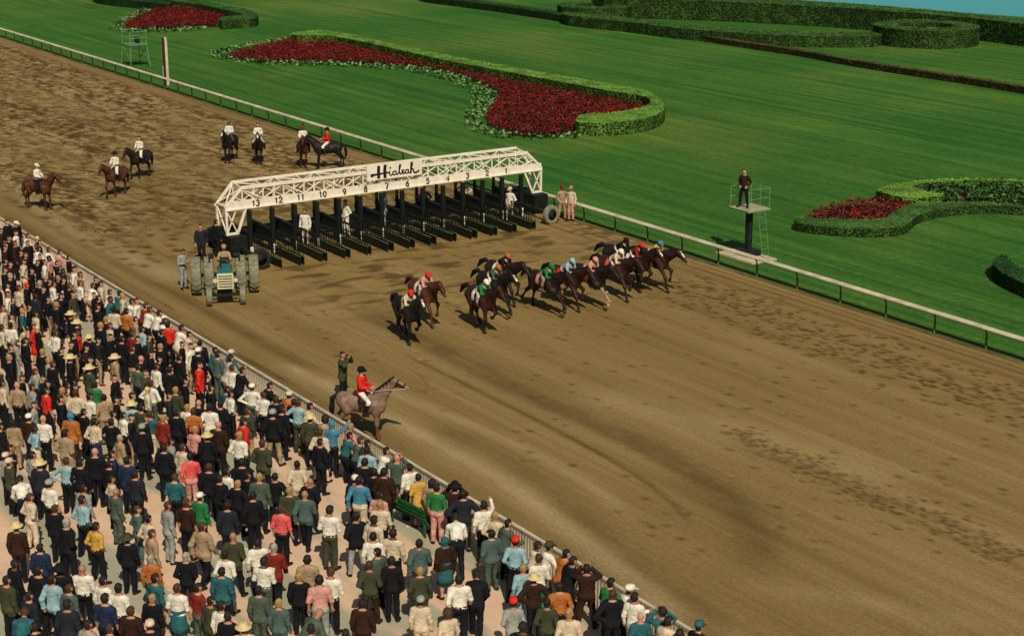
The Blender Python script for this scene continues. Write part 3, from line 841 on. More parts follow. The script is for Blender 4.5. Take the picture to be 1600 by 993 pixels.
# lettering drawn as brush strokes
def stroke_mesh(strokes, t=0.02):
    m1 = MB()
    for pts, w in strokes:
        ws = w if isinstance(w, (list, tuple)) else [w] * len(pts)
        L, R_ = [], []
        for i, p in enumerate(pts):
            a = Vector(pts[max(i - 1, 0)]); b = Vector(pts[min(i + 1, len(pts) - 1)]); d = (b - a).normalized(); nn = Vector((-d.y, d.x))
            L.append(Vector(p) + nn * ws[i] / 2); R_.append(Vector(p) - nn * ws[i] / 2)
        k = len(pts)
        z0 = random.uniform(0.0, 0.004)
        for i in range(k - 1):
            q = [L[i], R_[i], R_[i + 1], L[i + 1]]
            m1.add([(0, c.x, c.y) for c in q] + [(t + z0, c.x, c.y) for c in q], [(4, 5, 6, 7), (0, 1, 5, 4), (1, 2, 6, 5), (2, 3, 7, 6), (3, 0, 4, 7)])
    return m1
def arc(cx, cy, rx, ry, a0, a1, n=9): return [(cx + rx * math.cos(math.radians(a0 + (a1 - a0) * i / (n - 1))), cy + ry * math.sin(math.radians(a0 + (a1 - a0) * i / (n - 1)))) for i in range(n)]
sb = MB(); sb.box(W(XF + 0.10, 37.68, 2.72), W(XF + 0.15, 40.72, 3.46)); board = sb.obj('sign_board', WHITE, gate)
H_st = [([(0.62, 0.66), (0.60, 0.45), (0.60, 0.05)], [0.15, 0.16, 0.15]), ([(0.97, 0.68), (0.94, 0.45), (0.95, 0.04)], [0.15, 0.16, 0.15]),
        ([(0.20, 0.20), (0.30, 0.25), (0.55, 0.26), (0.85, 0.28), (1.10, 0.30), (1.22, 0.22)], [0.13, 0.11, 0.07, 0.07, 0.07, 0.04]), (arc(0.24, 0.23, 0.06, 0.05, 40, 330), 0.06),
        ([(1.22, 0.36), (1.20, 0.18), (1.27, 0.13), (1.38, 0.20)], 0.055), (arc(1.25, 0.50, 0.025, 0.025, 0, 330, 6), 0.05),
        (arc(1.47, 0.23, 0.10, 0.09, 60, 400), 0.055), ([(1.57, 0.33), (1.56, 0.18), (1.63, 0.14), (1.70, 0.20)], 0.055),
        ([(1.70, 0.20), (1.78, 0.45), (1.83, 0.58), (1.78, 0.62), (1.74, 0.50), (1.74, 0.22), (1.80, 0.14), (1.88, 0.18)], 0.06),
        ([(1.88, 0.20), (1.99, 0.26), (1.97, 0.34), (1.90, 0.32), (1.89, 0.20), (1.96, 0.13), (2.07, 0.19)], 0.055),
        (arc(2.16, 0.23, 0.09, 0.09, 60, 400), 0.055), ([(2.25, 0.33), (2.24, 0.18), (2.31, 0.14), (2.36, 0.20)], 0.055),
        ([(2.36, 0.20), (2.46, 0.50), (2.47, 0.64), (2.41, 0.66), (2.40, 0.50), (2.38, 0.12)], [0.06, 0.07, 0.07, 0.07, 0.08, 0.09]),
        ([(2.39, 0.24), (2.46, 0.33), (2.52, 0.30), (2.54, 0.16), (2.64, 0.11), (2.80, 0.18), (2.86, 0.22)], [0.06, 0.06, 0.07, 0.08, 0.08, 0.07, 0.04])]
m1 = stroke_mesh(H_st); m1.v = [(x + 0.152, y + 37.70 - 39.0, z + 2.74) for x, y, z in m1.v]
m1.obj('lettering', BLACKP, board)['label'] = 'black brush script reading Hialeah'
DIG = {'0': [arc(0.09, 0.14, 0.075, 0.125, 90, 450, 13)], '1': [[(0.03, 0.21), (0.10, 0.27), (0.10, 0.0)]], '2': [arc(0.09, 0.19, 0.075, 0.075, 170, -40, 8) + [(0.02, 0.015), (0.18, 0.015)]],
       '3': [arc(0.08, 0.20, 0.075, 0.065, 150, -80, 8), arc(0.08, 0.075, 0.085, 0.07, 90, -150, 8)], '4': [[(0.13, 0.0), (0.13, 0.27), (0.01, 0.09), (0.18, 0.09)]],
       '5': [[(0.17, 0.265), (0.04, 0.265), (0.03, 0.15)] + arc(0.085, 0.095, 0.085, 0.085, 100, -150, 8)], '6': [[(0.15, 0.26), (0.05, 0.17), (0.015, 0.09)] + arc(0.09, 0.09, 0.075, 0.075, 180, 540, 10)],
       '7': [[(0.01, 0.265), (0.18, 0.265), (0.07, 0.0)]], '8': [arc(0.09, 0.205, 0.06, 0.06, 270, 630, 10), arc(0.09, 0.075, 0.08, 0.07, 90, 450, 10)], '9': [arc(0.09, 0.185, 0.075, 0.075, 0, 360, 10), [(0.165, 0.185), (0.14, 0.06), (0.06, 0.0)]]}
for i in range(GN - 1):
    s = str(GN - 1 - i); st = []
    for q, chx in enumerate(s): st += [([(x + 0.21 * q - 0.105 * len(s), y) for x, y in pts], 0.058) for pts in DIG[chx]]
    m1 = stroke_mesh(st, 0.012); yc = GY0 + GP * (i + 0.5) - 39.0
    m1.v = [(x + 0.094 if z < 0 else x + 0.034, y + yc, z + 2.205) for x, y, z in m1.v]
    m1.obj('stall_number', BLACKP, gate)

# ------------------------------------------------------------------ tractor at the near end of the gate
tp = gp(353, 456); hd = Vector((-tp.x, -tp.y, 0)).normalized()
tr = empty('tractor', (tp.x, tp.y, 0), math.atan2(hd.y, hd.x) - math.pi / 2, 'teal tractor with four big dusty rear wheels by the gate end', 'tractor')   # faces local +Y
for x in (-1.20, -0.66, 0.66, 1.20): wheel(tr, (x, 0, 0.78), 0.78, 0.42, 0)
for x in (-0.68, 0.68): wheel(tr, (x, 1.95, 0.38), 0.38, 0.24, 0)
MB().bar((-1.3, 0, 0.78), (1.3, 0, 0.78), 0.14).obj('rear_axle', IRON, tr)
MB().bar((-0.7, 1.95, 0.42), (0.7, 1.95, 0.42), 0.11).obj('front_axle', IRON, tr)
m1 = MB(); m1.box((-0.24, -0.3, 0.5), (0.24, 1.6, 0.86)); m1.obj('engine_block', IRON, tr)
m1 = MB(); L = [(-0.31, 0.88), (-0.31, 1.26), (-0.22, 1.38), (0.22, 1.38), (0.31, 1.26), (0.31, 0.88)]
m1.add([(x, 0.55, z) for x, z in L] + [(x, 2.1, z - 0.04) for x, z in L], [tuple(range(6)), tuple(range(11, 5, -1))] + [(i, 6 + i, 6 + (i + 1) % 6, (i + 1) % 6) for i in range(6)])
m1.obj('hood', TEAL, tr)
m1 = MB(); m1.box((-0.33, 2.105, 0.72), (0.33, 2.20, 1.36)); gr = m1.obj('grille', GRILLE, tr)
for k in range(5): MB().box((-0.28, 2.202, 0.80 + 0.11 * k), (0.28, 2.215, 0.835 + 0.11 * k)).obj('grille_slat', IRON, gr)
for x in (-0.42, 0.42): MB().lathe([(0.05, -0.05), (0.09, -0.02), (0.09, 0.05), (0.06, 0.06)], 10, 'Y', (x, 2.08, 1.05)).obj('headlight', PADW, tr)
m1 = MB(); m1.box((-0.22, -0.32, 0.98), (0.22, 0.12, 1.06)); m1.box((-0.22, -0.38, 1.06), (0.22, -0.3, 1.40)); m1.obj('seat', IRON, tr)
for s in (-1, 1):
    m1 = MB(); m1.tube([(s * 0.62, -0.62, 1.25), (s * 0.62, -0.35, 1.58), (s * 0.62, 0.1, 1.66), (s * 0.62, 0.5, 1.50)], 0.05, 4); m1.box((s * 0.52 - 0.10, -0.3, 1.60), (s * 0.52 + 0.10, 0.3, 1.63)); m1.obj('fender', IRON, tr)
m1 = MB(); m1.tube([(0, 0.62, 1.36), (0, 0.38, 1.55)], 0.02, 5); m1.lathe([(0.17, 1.54), (0.19, 1.56), (0.17, 1.58), (0.15, 1.56)], 14, 'Z', (0, 0.36, 0)); m1.obj('steering_wheel', IRON, tr)
MB().tube([(0.16, 1.2, 1.36), (0.16, 1.2, 1.85)], 0.035, 8).obj('exhaust_pipe', IRON, tr)
MB().bar((0, -0.3, 0.5), (0, -1.6, 0.5), 0.12).obj('tow_bar', IRON, tr)

# ------------------------------------------------------------------ starter's tower, viewing stand, pole
b = gp(1153, 401)
tw = empty('starter_tower', (b.x, b.y + 0.6, -0.055), 0, 'small railed starter platform on a dark post beside the rail', 'platform')
z1 = 2.30
MB().box((-1.2, -0.9, 0.0), (1.3, 0.6, 0.075)).obj('footing', CONC, tw)
m1 = MB(); m1.box((-0.12, -0.12, 0.075), (0.12, 0.12, z1 - 0.10)); m1.obj('post', IRON, tw)
MB().box((-0.45, -0.4, 0.078), (0.45, 0.4, 0.34)).obj('post_base', IRON, tw)
fr = MB(); fr.box((-0.66, -0.66, z1 - 0.095), (0.66, 0.66, z1 - 0.035)); fr.obj('deck_frame', STANDG, tw)
for k in range(8): MB().box((-0.66 + 0.165 * k + 0.006, -0.68, z1 - 0.033), (-0.66 + 0.165 * (k + 1) - 0.006, 0.68, z1)).obj('deck_board', WOODP, tw)
for x in (-0.62, 0.0, 0.62):
    for y in (-0.62, 0.62):
        if x == 0 and y < 0: continue
        MB().tube([(x, y, z1), (x, y, z1 + 0.95)], 0.018, 5).obj('rail_post', STANDG, tw)
for a, c in (((-0.62, 0.62), (0.62, 0.62)), ((0.62, 0.62), (0.62, -0.62)), ((-0.62, -0.62), (-0.62, 0.62))):
    for z in (0.5, 0.95): MB().tube([(a[0], a[1], z1 + z), (c[0], c[1], z1 + z)], 0.016, 5).obj('guard_rail', STANDG, tw)
m1 = MB()
for s in (-0.2, 0.2): m1.tube([(1.25, s, 0.0), (0.80, s, z1)], 0.012, 5)
for k in range(7): m1.tube([(1.25 - 0.45 * (k + 1) / 8, -0.2, z1 * (k + 1) / 8), (1.25 - 0.45 * (k + 1) / 8, 0.2, z1 * (k + 1) / 8)], 0.009, 5)
m1.obj('ladder', STANDG, tw)
TOWER_TOP = (tw.location.x - 0.15, tw.location.y - 0.25, tw.location.z + z1)

b = gp(205, 103)
st = empty('viewing_stand', (b.x, b.y + 0.4, -0.055), 0, 'pale green metal viewing stand on the lawn at the upper left', 'stand')
for x in (-0.9, 0.9):
    for y in (-0.7, 0.7): MB().tube([(x * 1.25, y * 1.2, 0), (x, y, 1.85), (x, y, 2.95)], 0.035, 6).obj('leg', STANDG, st)
for k in range(8): MB().box((-1.0, -0.8 + 0.2 * k + 0.006, 1.83), (1.0, -0.8 + 0.2 * (k + 1) - 0.006, 1.87)).obj('deck_board', STANDG, st)
for z in (2.4, 2.93):
    for a, c in (((-0.9, -0.7), (0.9, -0.7)), ((0.9, -0.7), (0.9, 0.7)), ((0.9, 0.7), (-0.9, 0.7)), ((-0.9, 0.7), (-0.9, -0.7))):
        MB().tube([(*a, z), (*c, z)], 0.028, 6).obj('guard_rail', STANDG, st)
for y in (-0.7, 0.7):
    MB().tube([(-1.08, y * 1.15, 0.5), (0.92, y * 1.02, 1.75)], 0.022, 5).obj('cross_brace', STANDG, st)
    MB().tube([(1.08, y * 1.15, 0.5), (-0.92, y * 1.02, 1.75)], 0.022, 5).obj('cross_brace', STANDG, st)
MB().box((-0.5, 0.2, 1.88), (-0.02, 0.5, 2.35)).obj('equipment_box', IRON, st)

b = gp(262, 132)
po = empty('distance_pole', (b.x, b.y, -0.05), 0, 'tall square marker pole, white and dark faces, by the rail', 'pole')
MB().box((-0.09, -0.24, 0.0), (0.09, -0.102, 3.6)).obj('shaft', mat('dark red pole paint', (0.05, 0.018, 0.012), 0.7, var=0.3), po)  # dark red box standing beside the white one
MB().box((-0.10, -0.098, 0.0), (0.10, 0.10, 3.5)).obj('white_face', RAILW, po)
MB().lathe([(0.16, 3.5), (0.14, 3.56), (0.02, 3.68)], 4).obj('cap', RAILW, po)
b = gp(249, 118)
MB().lathe([(0.09, 0.0), (0.085, 0.75), (0.05, 0.80)], 8).obj('marker_post', RAILW)
tag(bpy.data.objects['marker_post'], 'short white marker post beside the tall dark pole', 'post').location = (b.x, b.y + 0.4, -0.05)

# ------------------------------------------------------------------ green slatted bench in the crowd
b = gp(648, 824)
bn = empty('park_bench', (b.x, b.y, 0), 0.12, 'green slatted bench standing empty in the crowd near the fence', 'bench')
for k in range(4): MB().box((-0.9, -0.22 + 0.115 * k, 0.43), (0.9, -0.125 + 0.115 * k, 0.46)).obj('seat_slat', BENCHG, bn)
for k in range(3): MB().box((-0.9, -0.30 - 0.03 * k, 0.56 + 0.13 * k), (0.9, -0.272 - 0.03 * k, 0.65 + 0.13 * k)).obj('back_slat', BENCHG, bn)
for x in (-0.75, 0.75):
    m1 = MB(); m1.bar((x, 0.18, 0), (x, 0.18, 0.43), 0.05); m1.bar((x, -0.2, 0), (x, -0.24, 0.43), 0.05); m1.bar((x, -0.25, 0.40), (x, -0.345, 0.95), 0.045); m1.bar((x, -0.22, 0.405), (x, 0.2, 0.405), 0.04); m1.obj('leg', BENCHG, bn)
# ------------------------------------------------------------------ people
S1 = (1, 1, 1)
def person_prims(pel=(0, 0, 0.93), lean=0.0, head=None, hips=None, knees=None, ankles=None, toes=None, elbows=None, wrists=None, hands=None):
    """figure facing +Y. limbs are given as (left, right) points; the trunk leans about the pelvis"""
    pel = np.array(pel, float)
    U = np.array([0, math.sin(lean), math.cos(lean)]); Fw = np.array([0, math.cos(lean), -math.sin(lean)]); X = np.array([1.0, 0, 0])
    hl = lean if head is None else head
    HU = np.array([0, math.sin(hl), math.cos(hl)]); HF = np.array([0, math.cos(hl), -math.sin(hl)])
    at = lambda x, f, u: pel + X * x + Fw * f + U * u
    nk = at(0, 0.0, 0.585)
    hd = lambda x, f, u: nk + X * x + HF * f + HU * u
    p = []
    A = lambda t, a, b, ra, rb, sc=S1: p.append((t, tuple(a), tuple(b), ra, rb, sc))
    A('head', hd(0, 0.015, 0.125), hd(0, 0.005, 0.165), 0.088, 0.092, (0.86, 1, 1))
    A('head', hd(0, 0.055, 0.075), hd(0, 0.065, 0.095), 0.045, 0.045)
    A('nose', hd(0, 0.10, 0.115), hd(0, 0.105, 0.10), 0.012, 0.017)
    for s in (-1, 1): A('ear', hd(s * 0.082, 0.0, 0.115), hd(s * 0.082, -0.005, 0.14), 0.016, 0.018)
    A('neck', at(0, -0.015, 0.52), hd(0, 0.0, 0.06), 0.058, 0.052)
    A('chest', at(-0.115, -0.005, 0.455), at(0.115, -0.005, 0.455), 0.088, 0.088)
    A('chest', at(0, 0.005, 0.24), at(0, 0.0, 0.42), 0.150, 0.165, (1, 0.70, 1) if lean < 0.6 else S1)
    A('belly', at(0, 0.0, 0.08), at(0, 0.005, 0.24), 0.150, 0.148, (1, 0.74, 1) if lean < 0.6 else S1)
    A('pelvis', at(-0.05, -0.015, 0.0), at(0.05, -0.015, 0.0), 0.118, 0.118)
    for i, s in enumerate((-1, 1)):
        h = at(s * 0.088, 0, -0.03) if hips is None else np.array(hips[i])
        k = np.array(knees[i] if knees else (s * 0.10, 0.015, 0.49)); a = np.array(ankles[i] if ankles else (s * 0.105, -0.03, 0.085))
        t = np.array(toes[i] if toes else (s * 0.13, 0.13, 0.035))
        A('thigh', h, k, 0.088, 0.058); A('calf', k, a, 0.056, 0.040)
        A('calf', k * 0.7 + a * 0.3 + np.array([0, -0.015, 0]), k * 0.5 + a * 0.5 + np.array([0, -0.012, 0]), 0.052, 0.046)
        A('foot', a + (0, -0.01, -0.03), t, 0.046, 0.036)
        sh = at(s * 0.185, -0.005, 0.475)
        e = np.array(elbows[i] if elbows else (s * 0.245, -0.03, 1.13)); w = np.array(wrists[i] if wrists else (s * 0.25, 0.05, 0.90))
        A('upperarm', sh, e, 0.058, 0.044); A('forearm', e, w, 0.043, 0.031)
        d = np.array(hands[i], float) if hands else (w - e)
        d = d / np.linalg.norm(d)
        A('hand', w, w + d * 0.07, 0.028, 0.034)
    return p, dict(eye=hd(0, 0.098, 0.125), mouth=hd(0, 0.104, 0.065), head=hd(0, 0.0, 0.145), hf=HF, hu=HU, U=U, pel=pel, hl=hl)

def finger_mb(mb, w, d, s):
    """four fingers of unequal length with a bend and a thumb from the side of the palm"""
    d = Vector(d).normalized(); side = d.cross(Vector((0, 0, 1)))
    side = side.normalized() if side.length > 0.1 else Vector((1, 0, 0))
    side = d.cross(Vector((0, 1, 0))).normalized() if d.cross(Vector((0, 1, 0))).length > 0.3 else side
    nrm = side.cross(d).normalized(); palm = Vector(w) + d * 0.085
    for k, L in enumerate((0.062, 0.074, 0.080, 0.072)):
        b = palm + side * (0.021 * (k - 1.5))
        mb.tube([b, b + d * L * 0.55, b + d * L * 0.85 + nrm * 0.018 * s], [0.010, 0.0095, 0.008], 5)
    b = Vector(w) + d * 0.03 + side * 0.030
    mb.tube([b, b + side * 0.024 + d * 0.028, b + side * 0.024 + d * 0.062], [0.012, 0.011, 0.009], 5)

SKIN0 = mat('skin', (0.46, 0.24, 0.14), 0.6, var=0.06, scale=9)
EYEM = mat('dark eyes and lips', (0.03, 0.012, 0.01), 0.4)
DUMMY = mat('cloth', (0.3, 0.3, 0.3), 0.9)
FIG = {}
def figure(key, fine=0.024, **kw):
    """bodies and every garment that can be worn in this pose, as shared meshes"""
    pr, J = person_prims(**kw)
    V, Q, N, T, C = skin(pr, fine, 0.013)
    mb = MB()
    nb = len(V)
    hp = [p for p in pr if p[0] == 'hand']
    for i, h in enumerate(hp):
        a, b = np.array(h[1]), np.array(h[2]); finger_mb(mb, a, b - a, 1)
    e = J['eye']; hx = np.array([1.0, 0, 0])
    for s in (-1, 1):
        c = Vector(e + hx * 0.034 * s); mb.add([c + Vector((0.014, 0, 0)), c + Vector(J['hu']) * 0.008, c - Vector((0.014, 0, 0)), c - Vector(J['hu']) * 0.008, c + Vector(J['hf']) * 0.008], [(0, 1, 4), (1, 2, 4), (2, 3, 4), (3, 0, 4)], 1)
    c = Vector(J['mouth']); mb.add([c + Vector((0.024, 0, 0)), c + Vector(J['hu']) * 0.006, c - Vector((0.024, 0, 0)), c - Vector(J['hu']) * 0.008, c + Vector(J['hf']) * 0.008], [(0, 1, 4), (1, 2, 4), (2, 3, 4), (3, 0, 4)], 1)
    me = bpy.data.meshes.new('body')
    faces = Q.tolist() + [[i + nb for i in f] for f in mb.f]
    me.from_pydata(V.tolist() + mb.v, [], faces)
    me.materials.append(SKIN0); me.materials.append(EYEM)
    me.polygons.foreach_set('material_index', [0] * len(Q) + mb.m)
    me.polygons.foreach_set('use_smooth', [True] * len(faces)); me.update()
    u = (C - J['pel']) @ J['U']                     # height along the trunk
    rel = C - J['head']; hz, hy = rel @ J['hu'], rel @ J['hf']
    is_ = lambda *t: np.isin(T, t)
    trunk = is_('chest', 'belly', 'neck') & (u > 0.04) & (u < 0.555)
    g = dict(body=me, J=J, key=key)
    cloth = lambda n, k, o, w=0.010: shell(n, V, Q, N, k, o, DUMMY, w)
    short = trunk | (is_('pelvis') & (u > 0.04)) | (is_('upperarm'))
    g['shirt_short'] = cloth('shirt', short, 0.012)
    long_ = short | is_('forearm')
    g['shirt_long'] = cloth('shirt', long_, 0.012)
    jk = long_ | is_('pelvis') | (is_('thigh') & (C[:, 2] > J['pel'][2] - 0.16) & (key not in ('riding', 'racing', 'driving')))
    g['jacket'] = cloth('jacket', jk, 0.028, 0.012)
    leg = (is_('pelvis', 'thigh', 'calf') | (is_('belly') & (u < 0.08)))
    g['trousers'] = cloth('trousers', leg & (is_('calf', 'thigh', 'pelvis', 'belly')), 0.015)
    g['breeches'] = cloth('breeches', leg & ~(is_('calf') & (C[:, 2] < (kw.get('knees', [(0, 0, 0.49)])[0][2] - 0.12))), 0.010, 0.004)
    bt = is_('foot', 'calf') & (C[:, 2] < kw.get('knees', [(0, 0, 0.49)])[0][2] - 0.08)
    g['boots'] = [cloth('boot', bt & (C[:, 0] * s > 0), 0.016, 0.002) for s in (-1, 1)]
    g['shoes'] = [cloth('shoe', is_('foot') & (C[:, 0] * s > 0), 0.010, 0.0) for s in (-1, 1)]
    hr = is_('head', 'neck', 'ear') & ((hz > 0.045 - 0.25 * hy) & (hz > -0.02) & ((hy < 0.055) | (hz > 0.06)) | ((hy < -0.02) & (hz > -0.10)))
    g['hair'] = cloth('hair', hr, 0.014, 0.012)
    g['bouffant'] = cloth('hair', is_('head', 'neck', 'ear') & ((hz > 0.05 - 0.2 * hy) | ((hy < 0.02) & (hz > -0.11))), 0.040, 0.02)
    g['scarf'] = cloth('headscarf', is_('head', 'neck', 'ear') & ((hz > 0.03 - 0.2 * hy) | ((hy < 0.03) & (hz > -0.14))), 0.024, 0.006)
    # skirt and dress
    mb = MB(); n = 18; pe = J['pel']
    for L in (0,):
        prof = [(0.165, 0.16), (0.172, 0.06), (0.195, -0.08), (0.215, -0.28), (0.235, -0.46), (0.20, -0.455)]
        v, f = [], []
        for i, (r, z) in enumerate(prof):
            for k in range(n):
                t = 2 * math.pi * k / n; rr = r * (1 + 0.045 * math.cos(6 * t) * i / 5)
                v.append((pe[0] + rr * math.cos(t), pe[1] - 0.01 + rr * 0.80 * math.sin(t), pe[2] + z))
        for i in range(len(prof) - 1):
            for k in range(n): f.append((i * n + k, (i + 1) * n + k, (i + 1) * n + (k + 1) % n, i * n + (k + 1) % n))
        mb.add(v, f)
    g['skirt'] = mb.mesh('skirt', [DUMMY], True)
    q = Q[short]; uu, inv = np.unique(q, return_inverse=True)
    dm = MB(); dm.add((V[uu] + N[uu] * 0.012).tolist(), inv.reshape(q.shape).tolist()); dm.add(mb.v, mb.f)
    g['dress'] = dm.mesh('dress', [DUMMY], True)
    FIG[key] = g
    return g

R2 = lambda l, r: (l, r)
st_legs = dict(knees=R2((-0.10, 0.015, 0.49), (0.11, 0.02, 0.49)), ankles=R2((-0.105, -0.03, 0.085), (0.125, -0.02, 0.085)), toes=R2((-0.15, 0.12, 0.035), (0.18, 0.13, 0.035)))
wk_legs = dict(knees=R2((-0.095, 0.12, 0.50), (0.095, 0.0, 0.49)), ankles=R2((-0.10, 0.22, 0.09), (0.10, -0.24, 0.12)), toes=R2((-0.11, 0.37, 0.05), (0.11, -0.10, 0.035)))
wd_legs = dict(knees=R2((-0.15, 0.01, 0.49), (0.15, 0.02, 0.49)), ankles=R2((-0.19, -0.03, 0.085), (0.20, -0.02, 0.085)), toes=R2((-0.25, 0.11, 0.035), (0.27, 0.12, 0.035)))
UPL = (0, 0.1, 1.0)
figure('stand', **st_legs)
figure('wide', **wd_legs, elbows=R2((-0.27, -0.10, 1.16), (0.26, -0.08, 1.15)), wrists=R2((-0.17, 0.06, 1.00), (0.17, 0.06, 1.00)))
figure('akimbo', **st_legs, elbows=R2((-0.42, -0.11, 1.16), (0.42, -0.11, 1.16)), wrists=R2((-0.19, -0.02, 1.02), (0.19, -0.02, 1.02)), hands=R2((0.8, 0.3, -0.4), (-0.8, 0.3, -0.4)))
figure('reading', **st_legs, head=0.35, elbows=R2((-0.25, 0.0, 1.13), (0.25, 0.0, 1.13)), wrists=R2((-0.09, 0.26, 1.17), (0.09, 0.26, 1.17)), hands=R2((0.2, 1, 0.3), (-0.2, 1, 0.3)))
figure('looking', **wd_legs, elbows=R2((-0.30, 0.20, 1.36), (0.30, 0.20, 1.36)), wrists=R2((-0.08, 0.25, 1.58), (0.08, 0.25, 1.58)), hands=R2((0.35, 0.1, 0.9), (-0.35, 0.1, 0.9)))
figure('pointing', **st_legs, elbows=R2((-0.24, -0.03, 1.13), (0.27, 0.28, 1.44)), wrists=R2((-0.25, 0.05, 0.90), (0.27, 0.53, 1.55)))
figure('leaning', **st_legs, lean=0.30, head=0.05, pel=(0, -0.10, 0.92), elbows=R2((-0.31, 0.14, 1.10), (0.31, 0.14, 1.10)), wrists=R2((-0.26, 0.38, 1.09), (0.26, 0.38, 1.09)), hands=R2((0.3, 1, -0.1), (-0.3, 1, -0.1)))
figure('walking', **wk_legs, elbows=R2((-0.25, -0.14, 1.15), (0.25, 0.02, 1.14)), wrists=R2((-0.25, -0.10, 0.90), (0.25, 0.17, 0.95)))
figure('bending', **wk_legs, lean=0.75, head=0.7, elbows=R2((-0.24, 0.38, 0.98), (0.24, 0.38, 0.98)), wrists=R2((-0.15, 0.50, 0.80), (0.15, 0.50, 0.80)))
rl_ = dict(knees=R2((-0.33, 0.36, 0.72), (0.33, 0.36, 0.72)), ankles=R2((-0.36, 0.20, 0.32), (0.36, 0.20, 0.32)), toes=R2((-0.38, 0.36, 0.30), (0.38, 0.36, 0.30)), hips=R2((-0.10, 0.02, 0.93), (0.10, 0.02, 0.93)))
figure('riding', **rl_, pel=(0, 0, 0.95), elbows=R2((-0.24, 0.06, 1.18), (0.24, 0.06, 1.18)), wrists=R2((-0.08, 0.32, 1.14), (0.08, 0.32, 1.14)), hands=R2((0.1, 1, -0.1), (-0.1, 1, -0.1)))
figure('racing', pel=(0, -0.12, 0.98), lean=1.12, head=0.20, knees=R2((-0.25, 0.22, 0.78), (0.25, 0.22, 0.78)), ankles=R2((-0.27, -0.10, 0.50), (0.27, -0.10, 0.50)), toes=R2((-0.29, 0.06, 0.44), (0.29, 0.06, 0.44)), hips=R2((-0.10, -0.10, 0.96), (0.10, -0.10, 0.96)),
       elbows=R2((-0.20, 0.40, 0.92), (0.20, 0.40, 0.92)), wrists=R2((-0.07, 0.62, 0.96), (0.07, 0.62, 0.96)), hands=R2((0.1, 1, 0.1), (-0.1, 1, 0.1)))
figure('driving', pel=(0, -0.08, 0.18), lean=-0.05, knees=R2((-0.16, 0.36, 0.20), (0.16, 0.36, 0.20)), ankles=R2((-0.18, 0.46, -0.20), (0.18, 0.46, -0.20)), toes=R2((-0.19, 0.60, -0.22), (0.19, 0.60, -0.22)), hips=R2((-0.09, 0.0, 0.16), (0.09, 0.0, 0.16)),
       elbows=R2((-0.27, 0.08, 0.42), (0.27, 0.08, 0.42)), wrists=R2((-0.15, 0.30, 0.48), (0.15, 0.30, 0.48)))

def hatmesh(kind):
    m1 = MB()
    if kind == 'straw_hat': m1.lathe([(0.098, -0.005), (0.17, -0.016), (0.185, -0.004), (0.17, 0.004), (0.104, 0.016), (0.100, 0.075), (0.075, 0.105), (0.02, 0.098)], 14, sx=0.92, sy=1.08)
    elif kind == 'cap':
        m1.lathe([(0.104, -0.03), (0.108, 0.02), (0.085, 0.075), (0.02, 0.095)], 12, sx=0.93, sy=1.08)
        m1.add([(-0.075, 0.09, -0.02), (-0.05, 0.185, -0.04), (0.05, 0.185, -0.04), (0.075, 0.09, -0.02), (-0.075, 0.09, -0.006), (-0.05, 0.185, -0.028), (0.05, 0.185, -0.028), (0.075, 0.09, -0.006)], [(3, 2, 1, 0), (4, 5, 6, 7), (0, 1, 5, 4), (1, 2, 6, 5), (2, 3, 7, 6)])
    elif kind == 'riding_helmet':
        m1.lathe([(0.112, -0.045), (0.120, 0.0), (0.108, 0.06), (0.07, 0.10), (0.01, 0.112)], 12, sx=0.93, sy=1.08)
        m1.add([(-0.08, 0.10, -0.02), (-0.05, 0.17, -0.035), (0.05, 0.17, -0.035), (0.08, 0.10, -0.02), (-0.08, 0.10, 0.0), (-0.05, 0.17, -0.02), (0.05, 0.17, -0.02), (0.08, 0.10, 0.0)], [(3, 2, 1, 0), (4, 5, 6, 7), (0, 1, 5, 4), (1, 2, 6, 5), (2, 3, 7, 6)])
    return m1.mesh(kind, [DUMMY], True)
HATS = {k: hatmesh(k) for k in ('straw_hat', 'cap', 'riding_helmet')}
m1 = MB()
for s in (-1, 1): m1.lathe([(0.026, 0.0), (0.028, 0.05), (0.036, 0.12), (0.036, 0.13)], 8, 'Y', (s * 0.036, 0, 0))
m1.box((-0.03, 0.03, -0.012), (0.03, 0.07, 0.012))
BINO = m1.mesh('binoculars', [IRON])
PAPER = mat('newsprint', (0.70, 0.64, 0.50), 0.9, var=0.1, scale=20)
m1 = MB(); m1.add([(-0.11, 0.0, 0.0), (0.0, 0.03, -0.01), (0.11, 0.0, 0.0), (0.11, 0.06, 0.17), (0.0, 0.09, 0.16), (-0.11, 0.06, 0.17)], [(0, 1, 4, 5), (1, 2, 3, 4)])
PROG = m1.mesh('race_programme', [PAPER])

